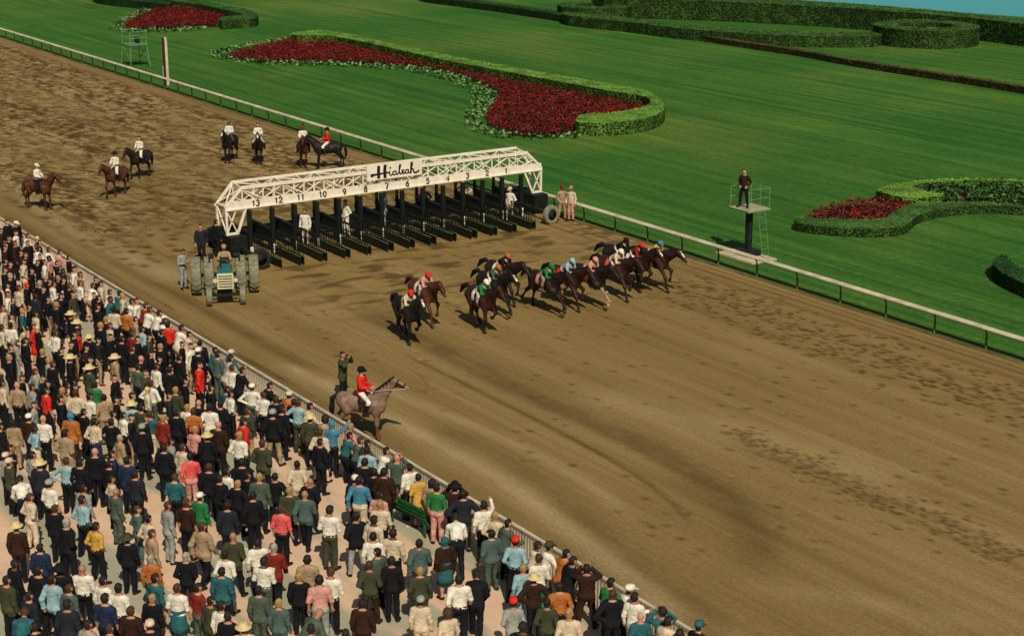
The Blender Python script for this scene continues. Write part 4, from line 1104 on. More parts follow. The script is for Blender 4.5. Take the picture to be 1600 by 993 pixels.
def fabric(name, c): return mat('cloth ' + name, c, 0.9, var=0.24, scale=6, bump=1.0, bscale=11, spec=0.1)
CLOTH = {k: (fabric(n, c), n) for k, (n, c) in dict(
    w=('white', (0.72, 0.67, 0.54)), c=('cream', (0.58, 0.47, 0.32)), k=('black', (0.011, 0.011, 0.013)), n=('charcoal', (0.020, 0.022, 0.028)), g=('grey', (0.28, 0.29, 0.25)), b=('pale blue', (0.27, 0.42, 0.44)),
    t=('teal', (0.026, 0.11, 0.12)), r=('red', (0.62, 0.028, 0.018)), o=('orange', (0.40, 0.13, 0.03)), p=('pink', (0.58, 0.28, 0.22)), y=('yellow', (0.56, 0.33, 0.06)), v=('green', (0.025, 0.17, 0.05)),
    m=('dark brown', (0.034, 0.016, 0.010)), l=('tan', (0.34, 0.24, 0.135)), d=('olive', (0.050, 0.054, 0.028)), s=('sage green', (0.072, 0.095, 0.066)), u=('blue', (0.06, 0.20, 0.28)), x=('maroon', (0.20, 0.025, 0.015)), i=('navy', (0.018, 0.028, 0.06)), a=('grey green', (0.072, 0.110, 0.095)),
    z=('rose red', (0.68, 0.10, 0.09))).items()}
HAIRM = {k: (mat('hair ' + n, c, 0.65, var=0.3, scale=14, bump=0.5, bscale=40, spec=0.3), n) for k, (n, c) in dict(h=('dark', (0.016, 0.011, 0.008)), j=('brown', (0.060, 0.028, 0.012)), f=('fair', (0.34, 0.20, 0.07)), q=('grey', (0.32, 0.29, 0.24))).items()}
STRAW = mat('straw plait', (0.60, 0.48, 0.22), 0.85, var=0.15, scale=20)
SHOE = mat('dark shoe leather', (0.018, 0.012, 0.010), 0.45, var=0.3)
SKINS = [mat('skin tone %s' % n, c, 0.6, var=0.06, scale=9) for n, c in (('fair', (0.50, 0.26, 0.16)), ('tan', (0.38, 0.18, 0.10)), ('rosy', (0.52, 0.24, 0.15)), ('brown', (0.14, 0.06, 0.03)))]

def person(loc, rz, pose, top, bottom, head, garment='shirt_short', scale=1.0, skin_i=0, shoes='shoes', label=None, group=None, held=None, z=0.0):
    """one spectator, rider or official: body with its clothes, hair or hat as children"""
    g = FIG[pose]; J = g['J']
    o = link('person', g['body'])
    o.material_slots[0].link = 'OBJECT'; o.material_slots[0].material = SKINS[skin_i]
    o.location = (loc[0], loc[1], z); o.rotation_euler = (0, 0, rz); wd_ = random.uniform(0.96, 1.12) if group == 'spectators on the apron' else 1.0
    o.scale = (scale * wd_, scale * wd_, scale)
    tag(o, label, 'person', group)
    if garment == 'dress': link('dress', g['dress'], o, CLOTH[top][0])
    else:
        nm = 'jacket' if garment == 'jacket' else 'shirt'
        link(nm, g[garment], o, CLOTH[top][0])
        if garment == 'skirted': pass
        if bottom.isupper(): link('skirt', g['skirt'], o, CLOTH[bottom.lower()][0])
        elif shoes == 'boots': link('breeches', g['breeches'], o, CLOTH[bottom][0])
        else: link('trousers', g['trousers'], o, CLOTH[bottom][0])
    for sm_ in g[shoes]: link(shoes[:-1], sm_, o, SHOE)
    hc = Vector(J['head']) + Vector(J['hu']) * 0.035
    if head[0] in HAIRM: link('hair', g['hair'], o, HAIRM[head[0]][0])
    elif head[0] == 'H': link('hair', g['bouffant'], o, HAIRM['h'][0])
    elif head[0] == 'J': link('hair', g['bouffant'], o, HAIRM['j'][0])
    elif head[0] == 'F': link('hair', g['bouffant'], o, HAIRM['f'][0])
    elif head[0] == 'K': link('headscarf', g['scarf'], o, CLOTH[head[1]][0])
    else:
        kind, M = {'S': ('straw_hat', STRAW), 'C': ('cap', CLOTH[head[1:] or 'w'][0]), 'D': ('straw_hat', CLOTH[head[1:] or 'k'][0]), 'R': ('riding_helmet', CLOTH[head[1:] or 'k'][0]), 'B': (None, None)}[head[0]]
        link('hair', g['hair'], o, HAIRM['q' if head[0] == 'B' else 'h'][0]) if head[0] != 'B' else None
        if kind:
            h = link(kind, HATS[kind], o, M, hc); h.rotation_euler = (-J['hl'], 0, 0); h.scale = (1.12,) * 3 if kind != 'riding_helmet' else (1.1,) * 3
    if held == 'binoculars': link('binoculars', BINO, o, loc=Vector(J['eye']) + Vector(J['hf']) * 0.03)
    if held == 'programme': link('race_programme', PROG, o, loc=(0, 0.32, 1.14))
    return o

# ------------------------------------------------------------------ horses (facing +X)
def horse_prims(front, hind, head, neck0=(0.66, 0, 1.36), dz=0.0):
    p = []
    A = lambda t, a, b, ra, rb, sc=S1: p.append((t, tuple(a), tuple(b), ra, rb, sc))
    up = lambda q: (q[0], q[1], q[2] + dz)
    A('barrel', up((-0.42, 0, 1.16)), up((0.40, 0, 1.12)), 0.285, 0.315, (1, 0.84, 1))
    A('croup', up((-0.66, 0, 1.26)), up((-0.45, 0, 1.24)), 0.235, 0.27, (1, 0.92, 1))
    A('withers', up((0.30, 0, 1.36)), up((0.50, 0, 1.36)), 0.13, 0.15, (1, 0.8, 1))
    A('chest', up((0.55, 0, 1.10)), up((0.60, 0, 1.20)), 0.25, 0.23, (1, 0.85, 1))
    poll, muz = np.array(head[0]), np.array(head[1])
    A('neck', up(neck0), poll - (0.06, 0, 0.02), 0.22, 0.105, (1, 0.72, 1)); A('neck', up((0.52, 0, 1.25)), up(np.array(neck0) * 0.7 + (poll - (0, 0, dz)) * 0.3), 0.20, 0.17, (1, 0.72, 1))
    A('face', poll, poll * 0.55 + muz * 0.45, 0.105, 0.085, (1, 0.78, 1)); A('face', poll * 0.55 + muz * 0.45, muz, 0.080, 0.056, (1, 0.82, 1))
    A('jaw', poll + (0.06, 0, -0.09), poll * 0.6 + muz * 0.4 + (0, 0, -0.05), 0.075, 0.05, (1, 0.7, 1))
    for s in (-1, 1): A('ear', poll + (-0.02, s * 0.055, 0.08), poll + (0.0, s * 0.065, 0.19), 0.026, 0.010)
    for i, s in enumerate((-1, 1)):
        e, k, f, h = [np.array(q, float) for q in front[i]]
        A('shoulder', up((0.48, s * 0.15, 1.18)), e, 0.17, 0.115); A('foreleg', e, k, 0.095, 0.056); A('knee', k, k + (0, 0, -0.01), 0.060, 0.056)
        A('cannon', k, f, 0.044, 0.036); A('pastern', f, h, 0.042, 0.040); A('hoof', h, h + (0.03, 0, -0.012), 0.052, 0.056)
        e, k, f, h = [np.array(q, float) for q in hind[i]]
        A('haunch', up((-0.60, s * 0.13, 1.20)), e, 0.22, 0.155); A('gaskin', e, k, 0.13, 0.062); A('hock', k, k + (-0.02, 0, 0.02), 0.062, 0.058)
        A('cannon', k, f, 0.048, 0.040); A('pastern', f, h, 0.044, 0.042); A('hoof', h, h + (0.03, 0, -0.012), 0.052, 0.056)
    return p, dict(poll=poll, muz=muz, dz=dz, neck0=np.array(up(neck0)))

HORSE = {}
def horse_mesh(key, front, hind, head, tail, neck0=(0.66, 0, 1.36), dz=0.0):
    pr, J = horse_prims(front, hind, head, neck0, dz)
    V, Q, N, T, C = skin(pr, 0.034, 0.022)
    g = dict(J=J, body=np_mesh('body', V, Q, DUMMY))
    g['saddle_cloth'] = shell('saddle_cloth', V, Q, N, (C[:, 0] > -0.28) & (C[:, 0] < 0.32) & (C[:, 2] > 1.08 + dz) & np.isin(T, ('barrel', 'withers', 'croup')), 0.018, DUMMY)
    g['girth'] = shell('girth', V, Q, N, (C[:, 0] > 0.12) & (C[:, 0] < 0.24) & np.isin(T, ('barrel', 'chest')), 0.014, DUMMY)
    face = np.isin(T, ('face',)); t = ((C - J['poll']) @ (J['muz'] - J['poll'])) / ((J['muz'] - J['poll']) @ (J['muz'] - J['poll']))
    g['blaze'] = shell('blaze', V, Q, N, face & (np.abs(C[:, 1]) < 0.034) & (N[Q[:, 0]][:, 2] > -0.1) & (N[Q[:, 0]][:, 0] > 0) & (t > 0.05) & (t < 0.72), 0.006, DUMMY)
    br = face | np.isin(T, ('jaw', 'neck'))
    g['bridle'] = shell('bridle', V, Q, N, br & (((t > 0.62) & (t < 0.74)) | ((t > 0.12) & (t < 0.22) & (np.abs(C[:, 1]) > 0.0)) | ((t > 0.1) & (t < 0.75) & (np.abs(C[:, 1]) > 0.062) & (np.abs((C - J['poll']) @ np.array([J['muz'][2] - J['poll'][2], 0, -(J['muz'][0] - J['poll'][0])])) < 0.02))), 0.010, DUMMY)
    hr = np.isin(T, ('cannon', 'pastern', 'hoof', 'knee', 'hock'))
    g['stockings'] = shell('stockings', V, Q, N, hr, 0.002, DUMMY)
    tp = [('tail', tail[i], tail[i + 1], r0, r1, S1) for i, (r0, r1) in enumerate(((0.05, 0.075), (0.075, 0.085), (0.085, 0.035)))]
    tv, tq, tn, _, _ = skin(tp, 0.03, 0.015)
    g['tail'] = np_mesh('tail', tv + tn * ((RNG.random((len(tv), 1)) - 0.5) * 0.03), tq, DUMMY)
    a, b = J['neck0'] + (-0.20, 0, 0.12), J['poll'] + (-0.05, 0, 0.10)
    mp = []
    for i in range(6):
        c0 = a + (b - a) * i / 6; c1 = a + (b - a) * (i + 1) / 6
        mp += [('mane', tuple(c0 + (0, 0, 0.05)), tuple(c1 + (0, 0, 0.05)), 0.035, 0.035, S1), ('mane', tuple(c0 + (0.01, -0.045, 0.02)), tuple(c0 + (0.02, -0.10, -0.09)), 0.032, 0.016, S1)]
    mv, mq, mn, _, _ = skin(mp, 0.026, 0.012)
    g['mane'] = np_mesh('mane', mv + mn * ((RNG.random((len(mv), 1)) - 0.5) * 0.02), mq, DUMMY)
    sp = [('s', (-0.20, 0, 1.455 + dz), (0.16, 0, 1.48 + dz), 0.075, 0.075, (1, 1.7, 0.7)), ('s', (-0.24, -0.07, 1.51 + dz), (-0.24, 0.07, 1.51 + dz), 0.045, 0.045, S1), ('s', (0.05, -0.24, 1.30 + dz), (0.06, -0.29, 1.08 + dz), 0.06, 0.035, (1.8, 0.6, 1)), ('s', (0.05, 0.24, 1.30 + dz), (0.06, 0.29, 1.08 + dz), 0.06, 0.035, (1.8, 0.6, 1)), ('s', (0, -0.12, 1.45 + dz), (0.05, -0.25, 1.30 + dz), 0.06, 0.05, (1.6, 0.7, 1)), ('s', (0, 0.12, 1.45 + dz), (0.05, 0.25, 1.30 + dz), 0.06, 0.05, (1.6, 0.7, 1))]
    sv, sq, sn, _, _ = skin(sp, 0.026, 0.014)
    g['saddle'] = np_mesh('saddle', sv, sq, DUMMY)
    mb = MB()
    for s in (-1, 1):
        m0 = J['muz'] + (-0.06, s * 0.06, 0.0)
        mb.tube([tuple(m0), (0.78, s * 0.17, (m0[2] + 1.58 + dz) / 2 + 0.02), (0.36, s * 0.09, 1.60 + dz)], 0.010, 4)
    g['reins'] = mb.mesh('reins', [DUMMY])
    HORSE[key] = g

sf = lambda s, x0=0.0, x1=0.0: [(0.50 + x0, s * 0.15, 0.93), (0.50 + x1, s * 0.14, 0.52), (0.50 + x1, s * 0.135, 0.17), (0.54 + x1, s * 0.135, 0.055)]
sh_ = lambda s, x=0.0: [(-0.50 + x, s * 0.15, 0.93), (-0.80 + x, s * 0.14, 0.58), (-0.74 + x, s * 0.135, 0.18), (-0.70 + x, s * 0.135, 0.055)]
TD = [(-0.88, 0, 1.36), (-1.02, 0, 1.22), (-1.06, 0, 0.92), (-1.04, 0, 0.55)]
horse_mesh('standing', (sf(-1), sf(1, 0.02, 0.10)), (sh_(-1), sh_(1, -0.10)), ((1.20, 0, 1.86), (1.58, 0, 1.54)), TD)
horse_mesh('alert', (sf(-1, 0, 0.04), sf(1, 0.0, -0.05)), (sh_(-1, 0.05), sh_(1, -0.12)), ((1.14, 0, 1.98), (1.58, 0, 1.80)), TD, neck0=(0.62, 0, 1.42))
horse_mesh('walking', ([(0.55, -0.15, 0.94), (0.74, -0.14, 0.58), (0.70, -0.135, 0.24), (0.75, -0.135, 0.10)], sf(1, -0.02, -0.16)), (sh_(-1, -0.16), sh_(1, 0.20)), ((1.24, 0, 1.74), (1.52, 0, 1.36)), TD)
TG = [(-0.90, 0, 1.36), (-1.10, 0, 1.40), (-1.38, 0, 1.28), (-1.62, 0, 1.02)]
ghead = ((1.42, 0, 1.70), (1.84, 0, 1.44))
gneck = (0.72, 0, 1.38)
horse_mesh('galloping_stretched', ([(0.62, -0.15, 0.98), (1.02, -0.14, 0.86), (1.36, -0.13, 0.60), (1.46, -0.13, 0.50)], [(0.58, 0.15, 0.96), (0.92, 0.14, 0.68), (1.02, 0.13, 0.32), (1.06, 0.13, 0.20)]),
           ([(-0.62, -0.15, 0.92), (-1.00, -0.14, 0.66), (-1.30, -0.13, 0.36), (-1.40, -0.13, 0.28)], [(-0.58, 0.15, 0.92), (-0.92, 0.14, 0.60), (-1.02, 0.13, 0.20), (-1.00, 0.13, 0.06)]), ghead, TG, gneck)
horse_mesh('galloping_gathered', ([(0.54, -0.15, 0.94), (0.58, -0.14, 0.52), (0.48, -0.135, 0.18), (0.51, -0.135, 0.055)], [(0.58, 0.15, 0.98), (0.84, 0.14, 0.80), (0.62, 0.13, 0.55), (0.52, 0.13, 0.56)]),
           ([(-0.36, -0.15, 0.90), (-0.52, -0.14, 0.54), (-0.18, -0.13, 0.30), (-0.08, -0.13, 0.24)], [(-0.42, 0.15, 0.90), (-0.66, 0.14, 0.54), (-0.42, 0.13, 0.22), (-0.34, 0.13, 0.14)]), ((1.36, 0, 1.78), (1.76, 0, 1.50)), TG, gneck)
horse_mesh('galloping_landing', ([(0.60, -0.15, 0.95), (0.86, -0.14, 0.56), (0.96, -0.13, 0.18), (1.01, -0.13, 0.055)], [(0.56, 0.15, 0.96), (0.90, 0.14, 0.84), (0.86, 0.13, 0.50), (0.80, 0.13, 0.42)]),
           ([(-0.52, -0.15, 0.92), (-0.86, -0.14, 0.70), (-1.06, -0.13, 0.46), (-1.18, -0.13, 0.44)], [(-0.48, 0.15, 0.90), (-0.76, 0.14, 0.60), (-0.80, 0.13, 0.26), (-0.90, 0.13, 0.22)]), ((1.42, 0, 1.66), (1.82, 0, 1.38)), TG, gneck)

def coat(name, body, legs):
    def f(t, b):
        b.inputs['Roughness'].default_value = 0.58; b.inputs['Specular IOR Level'].default_value = 0.28
        tc = t.nodes.new('ShaderNodeTexCoord'); sx = t.nodes.new('ShaderNodeSeparateXYZ'); t.links.new(tc.outputs['Object'], sx.inputs[0])
        n = noise_node(t, tc.outputs['Object'], 7.0, 6, 0.7); bump_to(t, b, noise_node(t, tc.outputs['Object'], 22.0, 3), 0.25, 0.02)
        dk = tuple(v * 0.50 for v in body)
        c = ramp(t, n, [(0.3, dk), (0.7, tuple(min(1, v * 1.28) for v in body))])
        fac = ramp(t, sx.outputs['Z'], [(0.30, (1, 1, 1)), (0.62, (0, 0, 0))])
        t.links.new(mix(t, c, legs, fac), b.inputs['Base Color'])
    return ramp_mat('horse coat ' + name, f)
COATS = dict(bay=coat('bay', (0.042, 0.014, 0.007), (0.014, 0.009, 0.007)), dark=coat('dark bay', (0.024, 0.011, 0.007), (0.010, 0.007, 0.006)), chestnut=coat('chestnut', (0.092, 0.027, 0.010), (0.06, 0.020, 0.008)), black=coat('black', (0.013, 0.011, 0.010), (0.008, 0.008, 0.008)), roan=coat('roan', (0.235, 0.150, 0.098), (0.15, 0.045, 0.018)))
HAIRK = mat('horse hair black', (0.012, 0.009, 0.008), 0.6, var=0.4, scale=18, bump=0.6, bscale=30)
HAIRR = mat('horse hair reddish', (0.07, 0.025, 0.010), 0.6, var=0.4, scale=18, bump=0.6, bscale=30)
LEATHER = mat('dark saddle leather', (0.025, 0.013, 0.008), 0.5, var=0.3)
STRAPW = mat('pale rein webbing', (0.55, 0.48, 0.34), 0.8)
def horse(loc, rz, pose, c, label, group, cloth=None, blaze=False, rein=LEATHER, scale=1.0, stock=None):
    g = HORSE[pose]
    o = empty('horse', (loc[0], loc[1], 0), rz, label, 'horse', group); o.scale = (scale,) * 3
    link('body', g['body'], o, COATS[c])
    hm = HAIRR if c == 'chestnut' else HAIRK
    link('mane', g['mane'], o, hm); link('tail', g['tail'], o, hm)
    link('saddle', g['saddle'], o, LEATHER); link('bridle', g['bridle'], o, LEATHER); link('reins', g['reins'], o, rein); link('girth', g['girth'], o, LEATHER if cloth is None else STRAPW)
    if cloth: link('saddle_cloth', g['saddle_cloth'], o, CLOTH[cloth][0])
    if blaze: link('blaze', g['blaze'], o, CLOTH['w'][0])
    if stock: link('stockings', g['stockings'], o, CLOTH[stock][0])
    return o
# ------------------------------------------------------------------ horses, riders and officials on the track
def heading(right, toward): 
    v = RIGHT * right - FLAT * toward
    return math.atan2(v[1], v[0])
def mounted(px, py, rz, pose, c, hlabel, hgroup, rider, rlabel, rgroup, z=1.15, **hk):
    """horse with its rider (a thing of its own) in the saddle"""
    p = gp(px, py, z)
    s = hk.get('scale', 1.0)
    h = horse(p, rz, pose, c, hlabel, hgroup, **hk)
    rp, top, bot, head, garm, si = rider
    seat = 0.50 * s if rp == 'riding' else 0.53 * s
    fx = 0.0
    person((p.x + math.cos(rz) * fx, p.y + math.sin(rz) * fx), rz - math.pi / 2, rp, top, bot, head, garm, 0.98, si, 'boots', rlabel, rgroup, z=seat + (0.10 if rp == 'riding' else 0.06))
    return h
RG, JG, PG, QG = 'racehorses breaking from the gate', 'jockeys on the racehorses', 'lead ponies up the track', 'riders of the lead ponies'
A_, B_, C_ = 'galloping_stretched', 'galloping_gathered', 'galloping_landing'
race = [   # px, py, heading, pose, coat, silks, cap, breeches, saddle cloth, blaze, stock, horse words, jockey words
    (636, 487, -0.16, B_, 'black', 'c', 'r', 'l', 'k', True, None, 'black racehorse with a white blaze, nearest to the crowd of all runners', 'jockey in cream silks and red cap on the runner nearest the crowd'),
    (662, 458, -0.10, C_, 'chestnut', 'p', 'r', 'c', 'w', False, None, 'chestnut racehorse just behind the runner nearest the crowd', 'jockey in pink silks and red cap on the chestnut near the crowd'),
    (752, 470, -0.08, B_, 'bay', 'v', 'w', 'c', 'w', False, None, 'bay racehorse under green silks in the middle trio of runners', 'jockey in green silks and white cap in the middle trio'),
    (770, 446, -0.04, A_, 'black', 's', 'o', 'w', 'k', True, None, 'black racehorse with white blaze in the middle trio of runners', 'jockey in sage silks and orange cap in the middle trio'),
    (784, 428, 0.03, C_, 'dark', 'k', 'o', 'w', 'w', False, None, 'dark racehorse farthest back in the middle trio of runners', 'jockey in black silks and orange cap in the middle trio'),
    (852, 444, 0.0, A_, 'dark', 'v', 'v', 'l', 'p', False, None, 'dark bay racehorse with flying tail, first of the big bunch', 'jockey in green silks and green cap at the left of the big bunch'),
    (884, 436, 0.02, C_, 'bay', 'b', 'b', 'c', 'r', False, None, 'bay racehorse under pale blue silks, second of the big bunch', 'jockey in pale blue silks and cap in the big bunch'),
    (920, 434, 0.0, A_, 'dark', 'p', 'p', 'w', 'r', False, 'l', 'dark bay racehorse with pale lower legs in the big bunch', 'jockey in pink silks and pink cap in the big bunch'),
    (960, 421, 0.0, C_, 'bay', 'c', 'w', 'c', 'z', False, None, 'bay racehorse with rose red saddle cloth in the big bunch', 'jockey in cream silks and white cap in the big bunch'),
    (968, 403, 0.02, A_, 'black', 'k', 'k', 'w', 'k', False, None, 'black racehorse under black silks at the back of the big bunch', 'jockey in black silks and black cap in the big bunch'),
    (992, 411, 0.02, B_, 'dark', 'x', 'r', 'w', 'w', True, None, 'dark racehorse with a white blaze beside the leader', 'jockey in maroon silks and red cap beside the leader'),
    (1020, 408, 0.10, C_, 'bay', 'y', 'u', 'w', 'k', True, None, 'bay racehorse leading the field along the rail side', 'jockey in yellow silks and blue cap on the leading horse'),
]
for (px, py, rz, ps, ct, silk, cap, br, sc_, bl, sk, hw, jw) in race:
    mounted(px, py, rz, ps, ct, hw, RG, ('racing', silk, br, 'R' + cap, 'shirt_long', 0), jw, JG, cloth=sc_, blaze=bl, stock=sk, scale=1.09)
ponies = [
    (60, 292, heading(0.85, 0.45), 'standing', 'chestnut', 'w', 'k', 'Cw', False, 'chestnut lead pony farthest left on the track', 'rider in white shirt and white cap, farthest left on the track'),
    (181, 272, heading(-0.38, 0.92), 'walking', 'chestnut', 'w', 'w', 'Dk', False, 'chestnut lead pony in front of the black one, left of the gate', 'rider in white shirt and black hat on the chestnut pony, second from left'),
    (219, 246, heading(-0.42, 0.9), 'walking', 'black', 'w', 'w', 'h', False, 'black lead pony behind the chestnut one, left of the gate', 'bareheaded rider in white shirt on the black pony, third from left'),
    (359, 221, heading(-0.15, 1.0), 'standing', 'black', 'w', 'd', 'Cs', True, 'black lead pony with a white blaze, facing the camera behind the gate', 'rider in white shirt and sage cap on the black pony behind the gate'),
    (404, 224, heading(0.12, 1.0), 'standing', 'dark', 'w', 'g', 'h', True, 'dark lead pony with a white blaze, between two others behind the gate', 'bareheaded rider in white shirt with grey breeches behind the gate'),
    (474, 229, heading(0.10, 1.0), 'standing', 'chestnut', 'w', 'k', 'Cx', False, 'chestnut lead pony standing behind the dark pony of the red coated rider', 'rider in white shirt and maroon cap beside the red coated rider'),
    (512, 232, heading(-0.97, 0.25), 'standing', 'black', 'r', 'w', 'Rk', False, 'black outrider pony in profile near the inner rail', 'rider in red coat and white breeches near the inner rail'),
]
for (px, py, rz, ps, ct, top, bot, hd_, bl, hw, rw) in ponies:
    mounted(px, py, rz, ps, ct, hw, PG, ('riding', top, bot, hd_, 'jacket' if top == 'r' else 'shirt_long', 0), rw, QG, blaze=bl)
mounted(566, 632, heading(0.96, 0.28), 'alert', 'roan', 'roan outrider pony with dark mane standing by the picket fence', None,
        ('riding', 'r', 'w', 'Rk', 'jacket', 0), 'rider in scarlet coat, white breeches and black helmet by the fence', None, z=1.10, rein=STRAPW, scale=1.0)

def standing(px, py, rz, pose, top, bot, head, garm, label, group=None, held=None, z=0.0, scale=1.0):
    p = gp(px, py, z)
    return person(p, rz, pose, top, bot, head, garm, scale, random.randrange(3), 'shoes', label, group, held, z)
FA = lambda r, t: heading(r, t) - math.pi / 2
GC = 'gate crew among the stalls'
crew = [(478, 384, FA(-0.2, 1), 'stand', 'w', 'w', 'j', 'tall gate hand in cream white overalls standing at the left stalls'),
        (541, 368, FA(-0.7, 0.6), 'wide', 'w', 'w', 'h', 'gate hand in white, second from left, arms bent, in the stalls'),
        (602, 355, FA(0.9, -0.2), 'stand', 'b', 'g', 'f', 'gate hand in pale blue shirt in the stalls under the sign'),
        (664, 345, FA(0.5, 0.8), 'akimbo', 'n', 'a', 'h', 'gate hand in charcoal shirt in the stalls right of the sign'),
        (724, 333, FA(-0.2, 1), 'akimbo', 'c', 'l', 'h', 'gate hand in cream shirt and tan trousers on the stall ledge'),
        (797, 347, FA(-0.6, 0.8), 'wide', 'w', 'c', 'Cc', 'gate hand in white standing at the right end of the stalls')]
for px, py, rz, ps, tp_, bt, hd_, lb in crew: standing(px, py, rz, ps, tp_, bt, hd_, 'shirt_long', lb, GC)
OG = 'officials standing by the ends of the gate'
standing(288, 451, FA(0.75, 0.65), 'reading', 'g', 'g', 'j', 'shirt_long', 'man in grey work clothes left of the tractor', OG)
standing(316, 410, FA(0.2, 1), 'walking', 'n', 'k', 'j', 'jacket', 'man in dark suit striding behind the tractor', OG)
standing(340, 402, FA(0.6, -0.5), 'stand', 'k', 'k', 'h', 'jacket', 'man in black jacket beside the near leg of the gate', OG)
standing(878, 344, FA(0.3, 0.9), 'wide', 'l', 'l', 'Cx', 'shirt_long', 'man in tan clothes and maroon cap by the gate wheel', OG)
standing(892, 345, FA(-0.5, 0.8), 'stand', 'c', 'p', 'Cl', 'shirt_long', 'man in cream shirt and pink trousers beside the rail', OG)
standing(537, 626, FA(0.85, 0.25), 'looking', 'd', 'k', 'h', 'jacket', 'photographer in olive jacket behind the roan outrider pony', None, 'binoculars')
person(TOWER_TOP[:2], FA(-0.5, 0.9), 'wide', 'm', 'k', 'j', 'shirt_long', 1.0, 0, 'shoes', 'starter in dark brown clothes standing on the railed platform', None, z=TOWER_TOP[2] + 0.004)
tr_m = tr.matrix_basis
q = Matrix.Translation(tr.location) @ Matrix.Rotation(tr.rotation_euler.z, 4, 'Z') @ Vector((0, -0.02, 1.0))
person((q.x, q.y), tr.rotation_euler.z, 'driving', 'l', 'd', 'Cl', 'shirt_long', 1.0, 1, 'shoes', 'driver in tan shirt and cap seated on the teal tractor', None, z=q.z)

